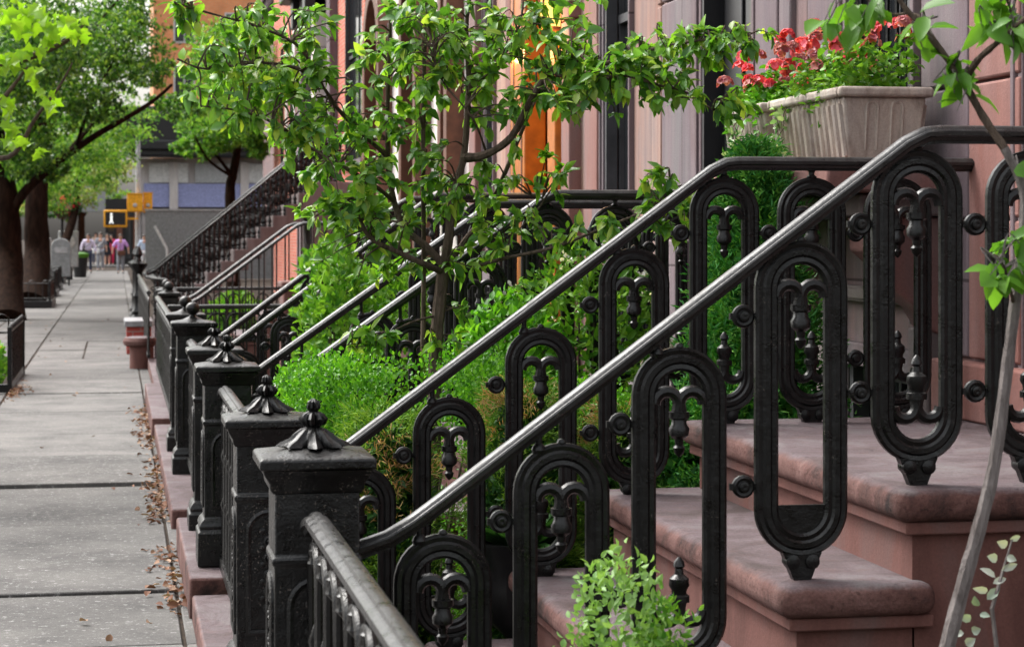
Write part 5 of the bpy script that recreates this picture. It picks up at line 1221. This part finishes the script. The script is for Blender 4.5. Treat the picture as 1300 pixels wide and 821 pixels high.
def person(x, y, h, label, top, legs, face=-1, long_sleeve=False, dress=False, stride=.13, armout=.10, bag=None, bagside=1, hair='short', light_skin=None):
    s = h/1.7; t = thing('person', (x, y, .01), label, 'person', 'people walking on the sidewalk')
    z = lambda v: v*s+.01
    f = face
    J = {'pel':(0,0,.95),'wai':(0,0,1.10),'che':(0,0,1.30),'nec':(0,0,1.46),'hd0':(0,f*.01,1.53),'hd':(0,f*.01,1.60),'hdt':(0,0,1.66),
         'lsh':(-.17,0,1.40),'lel':(-.17-armout,.02*f,1.14),'lwr':(-.19-armout,.10*f,.92),'lha':(-.19-armout,.13*f,.84),
         'rsh':(.17,0,1.40),'rel':(.17+armout,-.03*f,1.14),'rwr':(.19+armout,.04*f,.92),'rha':(.19+armout,.06*f,.84),
         'lhi':(-.09,0,.90),'lkn':(-.10,f*stride*.9,.50),'lan':(-.10,f*stride*.7,.08),'lto':(-.11,f*(stride*.7+.14),.035),
         'rhi':(.09,0,.90),'rkn':(.10,-f*stride*.2,.50),'ran':(.10,-f*stride*1.1,.10),'rto':(.11,-f*(stride*1.1-.13),.035)}
    RAD = {'pel':(.15,.11),'wai':(.125,.09),'che':(.15,.10),'nec':.05,'hd0':.07,'hd':(.078,.095),'hdt':.055,'lsh':.062,'lel':.042,'lwr':.028,'lha':.035,'rsh':.062,'rel':.042,'rwr':.028,'rha':.035,
           'lhi':.085,'lkn':.055,'lan':.038,'lto':.035,'rhi':.085,'rkn':.055,'ran':.038,'rto':.035}
    ks = list(J); E = [('pel','wai'),('wai','che'),('che','nec'),('nec','hd0'),('hd0','hd'),('hd','hdt'),('che','lsh'),('lsh','lel'),('lel','lwr'),('lwr','lha'),('che','rsh'),('rsh','rel'),('rel','rwr'),('rwr','rha'),
                       ('pel','lhi'),('lhi','lkn'),('lkn','lan'),('lan','lto'),('pel','rhi'),('rhi','rkn'),('rkn','ran'),('ran','rto')]
    W = lambda k: (x+J[k][0]*s, y+J[k][1]*s, z(J[k][2]))
    def sub(name, keys, grow, mat, over=None):
        ee = [(keys.index(a), keys.index(b)) for a, b in E if a in keys and b in keys]
        rr = [tuple(q*s+grow for q in RAD[k]) if isinstance(RAD[k], tuple) else RAD[k]*s+grow for k in keys]
        return skinned(name, [W(k) for k in keys], ee, rr, mat, t)
    sub('body', ks, 0, SK)
    sub('shirt' if not dress else 'dress', ['che','wai','pel','lsh','rsh','lel','rel']+(['lwr','rwr'] if long_sleeve else []), .022, top)
    if dress:
        MB().lathe((x,y,z(.55)),(0,0,1),[(.24*s,0),(.22*s,.15*s),(.17*s,.45*s)],14).build('skirt', top, t, smooth=True)
    else:
        sub('trousers', ['pel','lhi','rhi','lkn','rkn','lan','ran'], .020, legs)
    sh = MB()
    for k in ('l','r'):
        a = W(k+'an'); b_ = W(k+'to'); sh.tube([(a[0],a[1]-f*.06,a[2]-.035),(b_[0],b_[1],b_[2]-.0),(b_[0],b_[1]+f*.04,b_[2]-.01)], [.045,.045,.02], 8)
    sh.build('shoes', M['black'], t, smooth=True)
    hd = MB()
    hd.lathe((x, y-f*.02*s, z(1.57)),(0,0,1),[(.095*s*math.sin(math.pi*(.12+.88*k/7))+.002, .16*s*k/7) for k in range(8)],12)
    if hair == 'long': hd.lathe((x,y-f*.05*s,z(1.42)),(0,0,1),[(.06*s,0),(.095*s,.08*s),(.095*s,.20*s)],12)
    hd.build('hair', HAIR, t, smooth=True)
    fc = MB()
    for sx in (-.03,.03): fc.lathe((x+sx*s,y+f*.085*s,z(1.60)),(0,f,0),[(.012*s,0),(.010*s,.012*s)],6)
    fc.box(x-.028*s,x+.028*s,y+f*.088*s-.006,y+f*.088*s+.006,z(1.527),z(1.537))
    fc.build('eyes_and_mouth', HAIR, t)
    MB().lathe((x,y+f*.08*s,z(1.555)),(0,f,.3),[(.018*s,0),(.012*s,.02*s),(.004*s,.03*s)],6).build('nose', SK, t)
    if bag is not None:
        bx = x+bagside*.20*s; bo = thing('handbag', (bx, y+f*.18, z(.80)), bag[0], 'bag')
        MB().box(bx-.16,bx+.16,y+f*.18-.06,y+f*.18+.06,z(.78),z(1.0)).build('bag_body', bag[1], bo, bevel=.03)
        MB().tube(smooth_path([(bx-.1,y+f*.18,z(1.0)),(x-bagside*.05,y+f*.15,z(1.25)),(x-bagside*.12,y+f*.02,z(1.46)),(x-bagside*.02,y-f*.10,z(1.3)),(bx+.1,y+f*.10,z(1.0))],4), .012, 5).build('strap', bag[1], bo)
    return t
cl_lav = m_plain('lavender cloth', (.72,.64,.80), .8, .2); cl_pur = m_plain('purple cloth', (.68,.38,.80), .8, .2); cl_jean = m_plain('dark jeans', (.05,.06,.10), .8, .2)
cl_grey = m_plain('grey cloth', (.27,.28,.31), .8, .2); cl_blk = m_plain('black cloth', (.015,.015,.02), .8, .2); cl_red = m_plain('crimson cloth', (.55,.03,.09), .7, .2); cl_wht = m_plain('white plastic bag', (.75,.75,.75), .5); cl_tan = m_plain('tan cloth', (.4,.3,.22), .8)
def px2(px, d): return at(px, 300, d)
p = px2(112, 90); person(p.x, p.y, 1.64, 'woman in a loose lavender cardigan and dark jeans walking toward us', cl_lav, cl_jean, long_sleeve=True, bag=('dark handbag at the hip of the woman in the lavender cardigan', M['black']), bagside=-1, hair='long', armout=.12)
p = px2(153, 89); person(p.x, p.y, 1.62, 'woman in a bright purple short sleeved top and grey trousers', cl_pur, cl_grey, bag=('dark brown handbag held before the woman in the purple top', M['brownwood']), bagside=.2, hair='short', armout=.16)
p = px2(127.5, 95); person(p.x, p.y, 1.70, 'man in grey shirt and trousers behind the woman in lavender', cl_grey, cl_grey, bag=('white plastic bag carried low by the man in grey', cl_wht), bagside=-1, armout=.08)
p = px2(136, 112); person(p.x, p.y, 1.68, 'woman in a black dress with a crimson wrap, farther up the walk', cl_blk, cl_blk, dress=True, hair='long')
p = px2(141, 113.5); person(p.x, p.y, 1.62, 'person in crimson close beside the woman in the black dress', cl_red, cl_red, long_sleeve=True)
p = px2(121.5, 116); person(p.x, p.y, 1.72, 'distant person in tan clothes, head showing between the two nearest walkers', cl_tan, cl_jean, long_sleeve=True)
p = px2(183, 92); person(p.x, p.y, 1.60, 'person in pale blue beside the signal pole, partly behind the railing post', m_plain('pale blue cloth', (.5,.6,.75), .8), cl_wht)
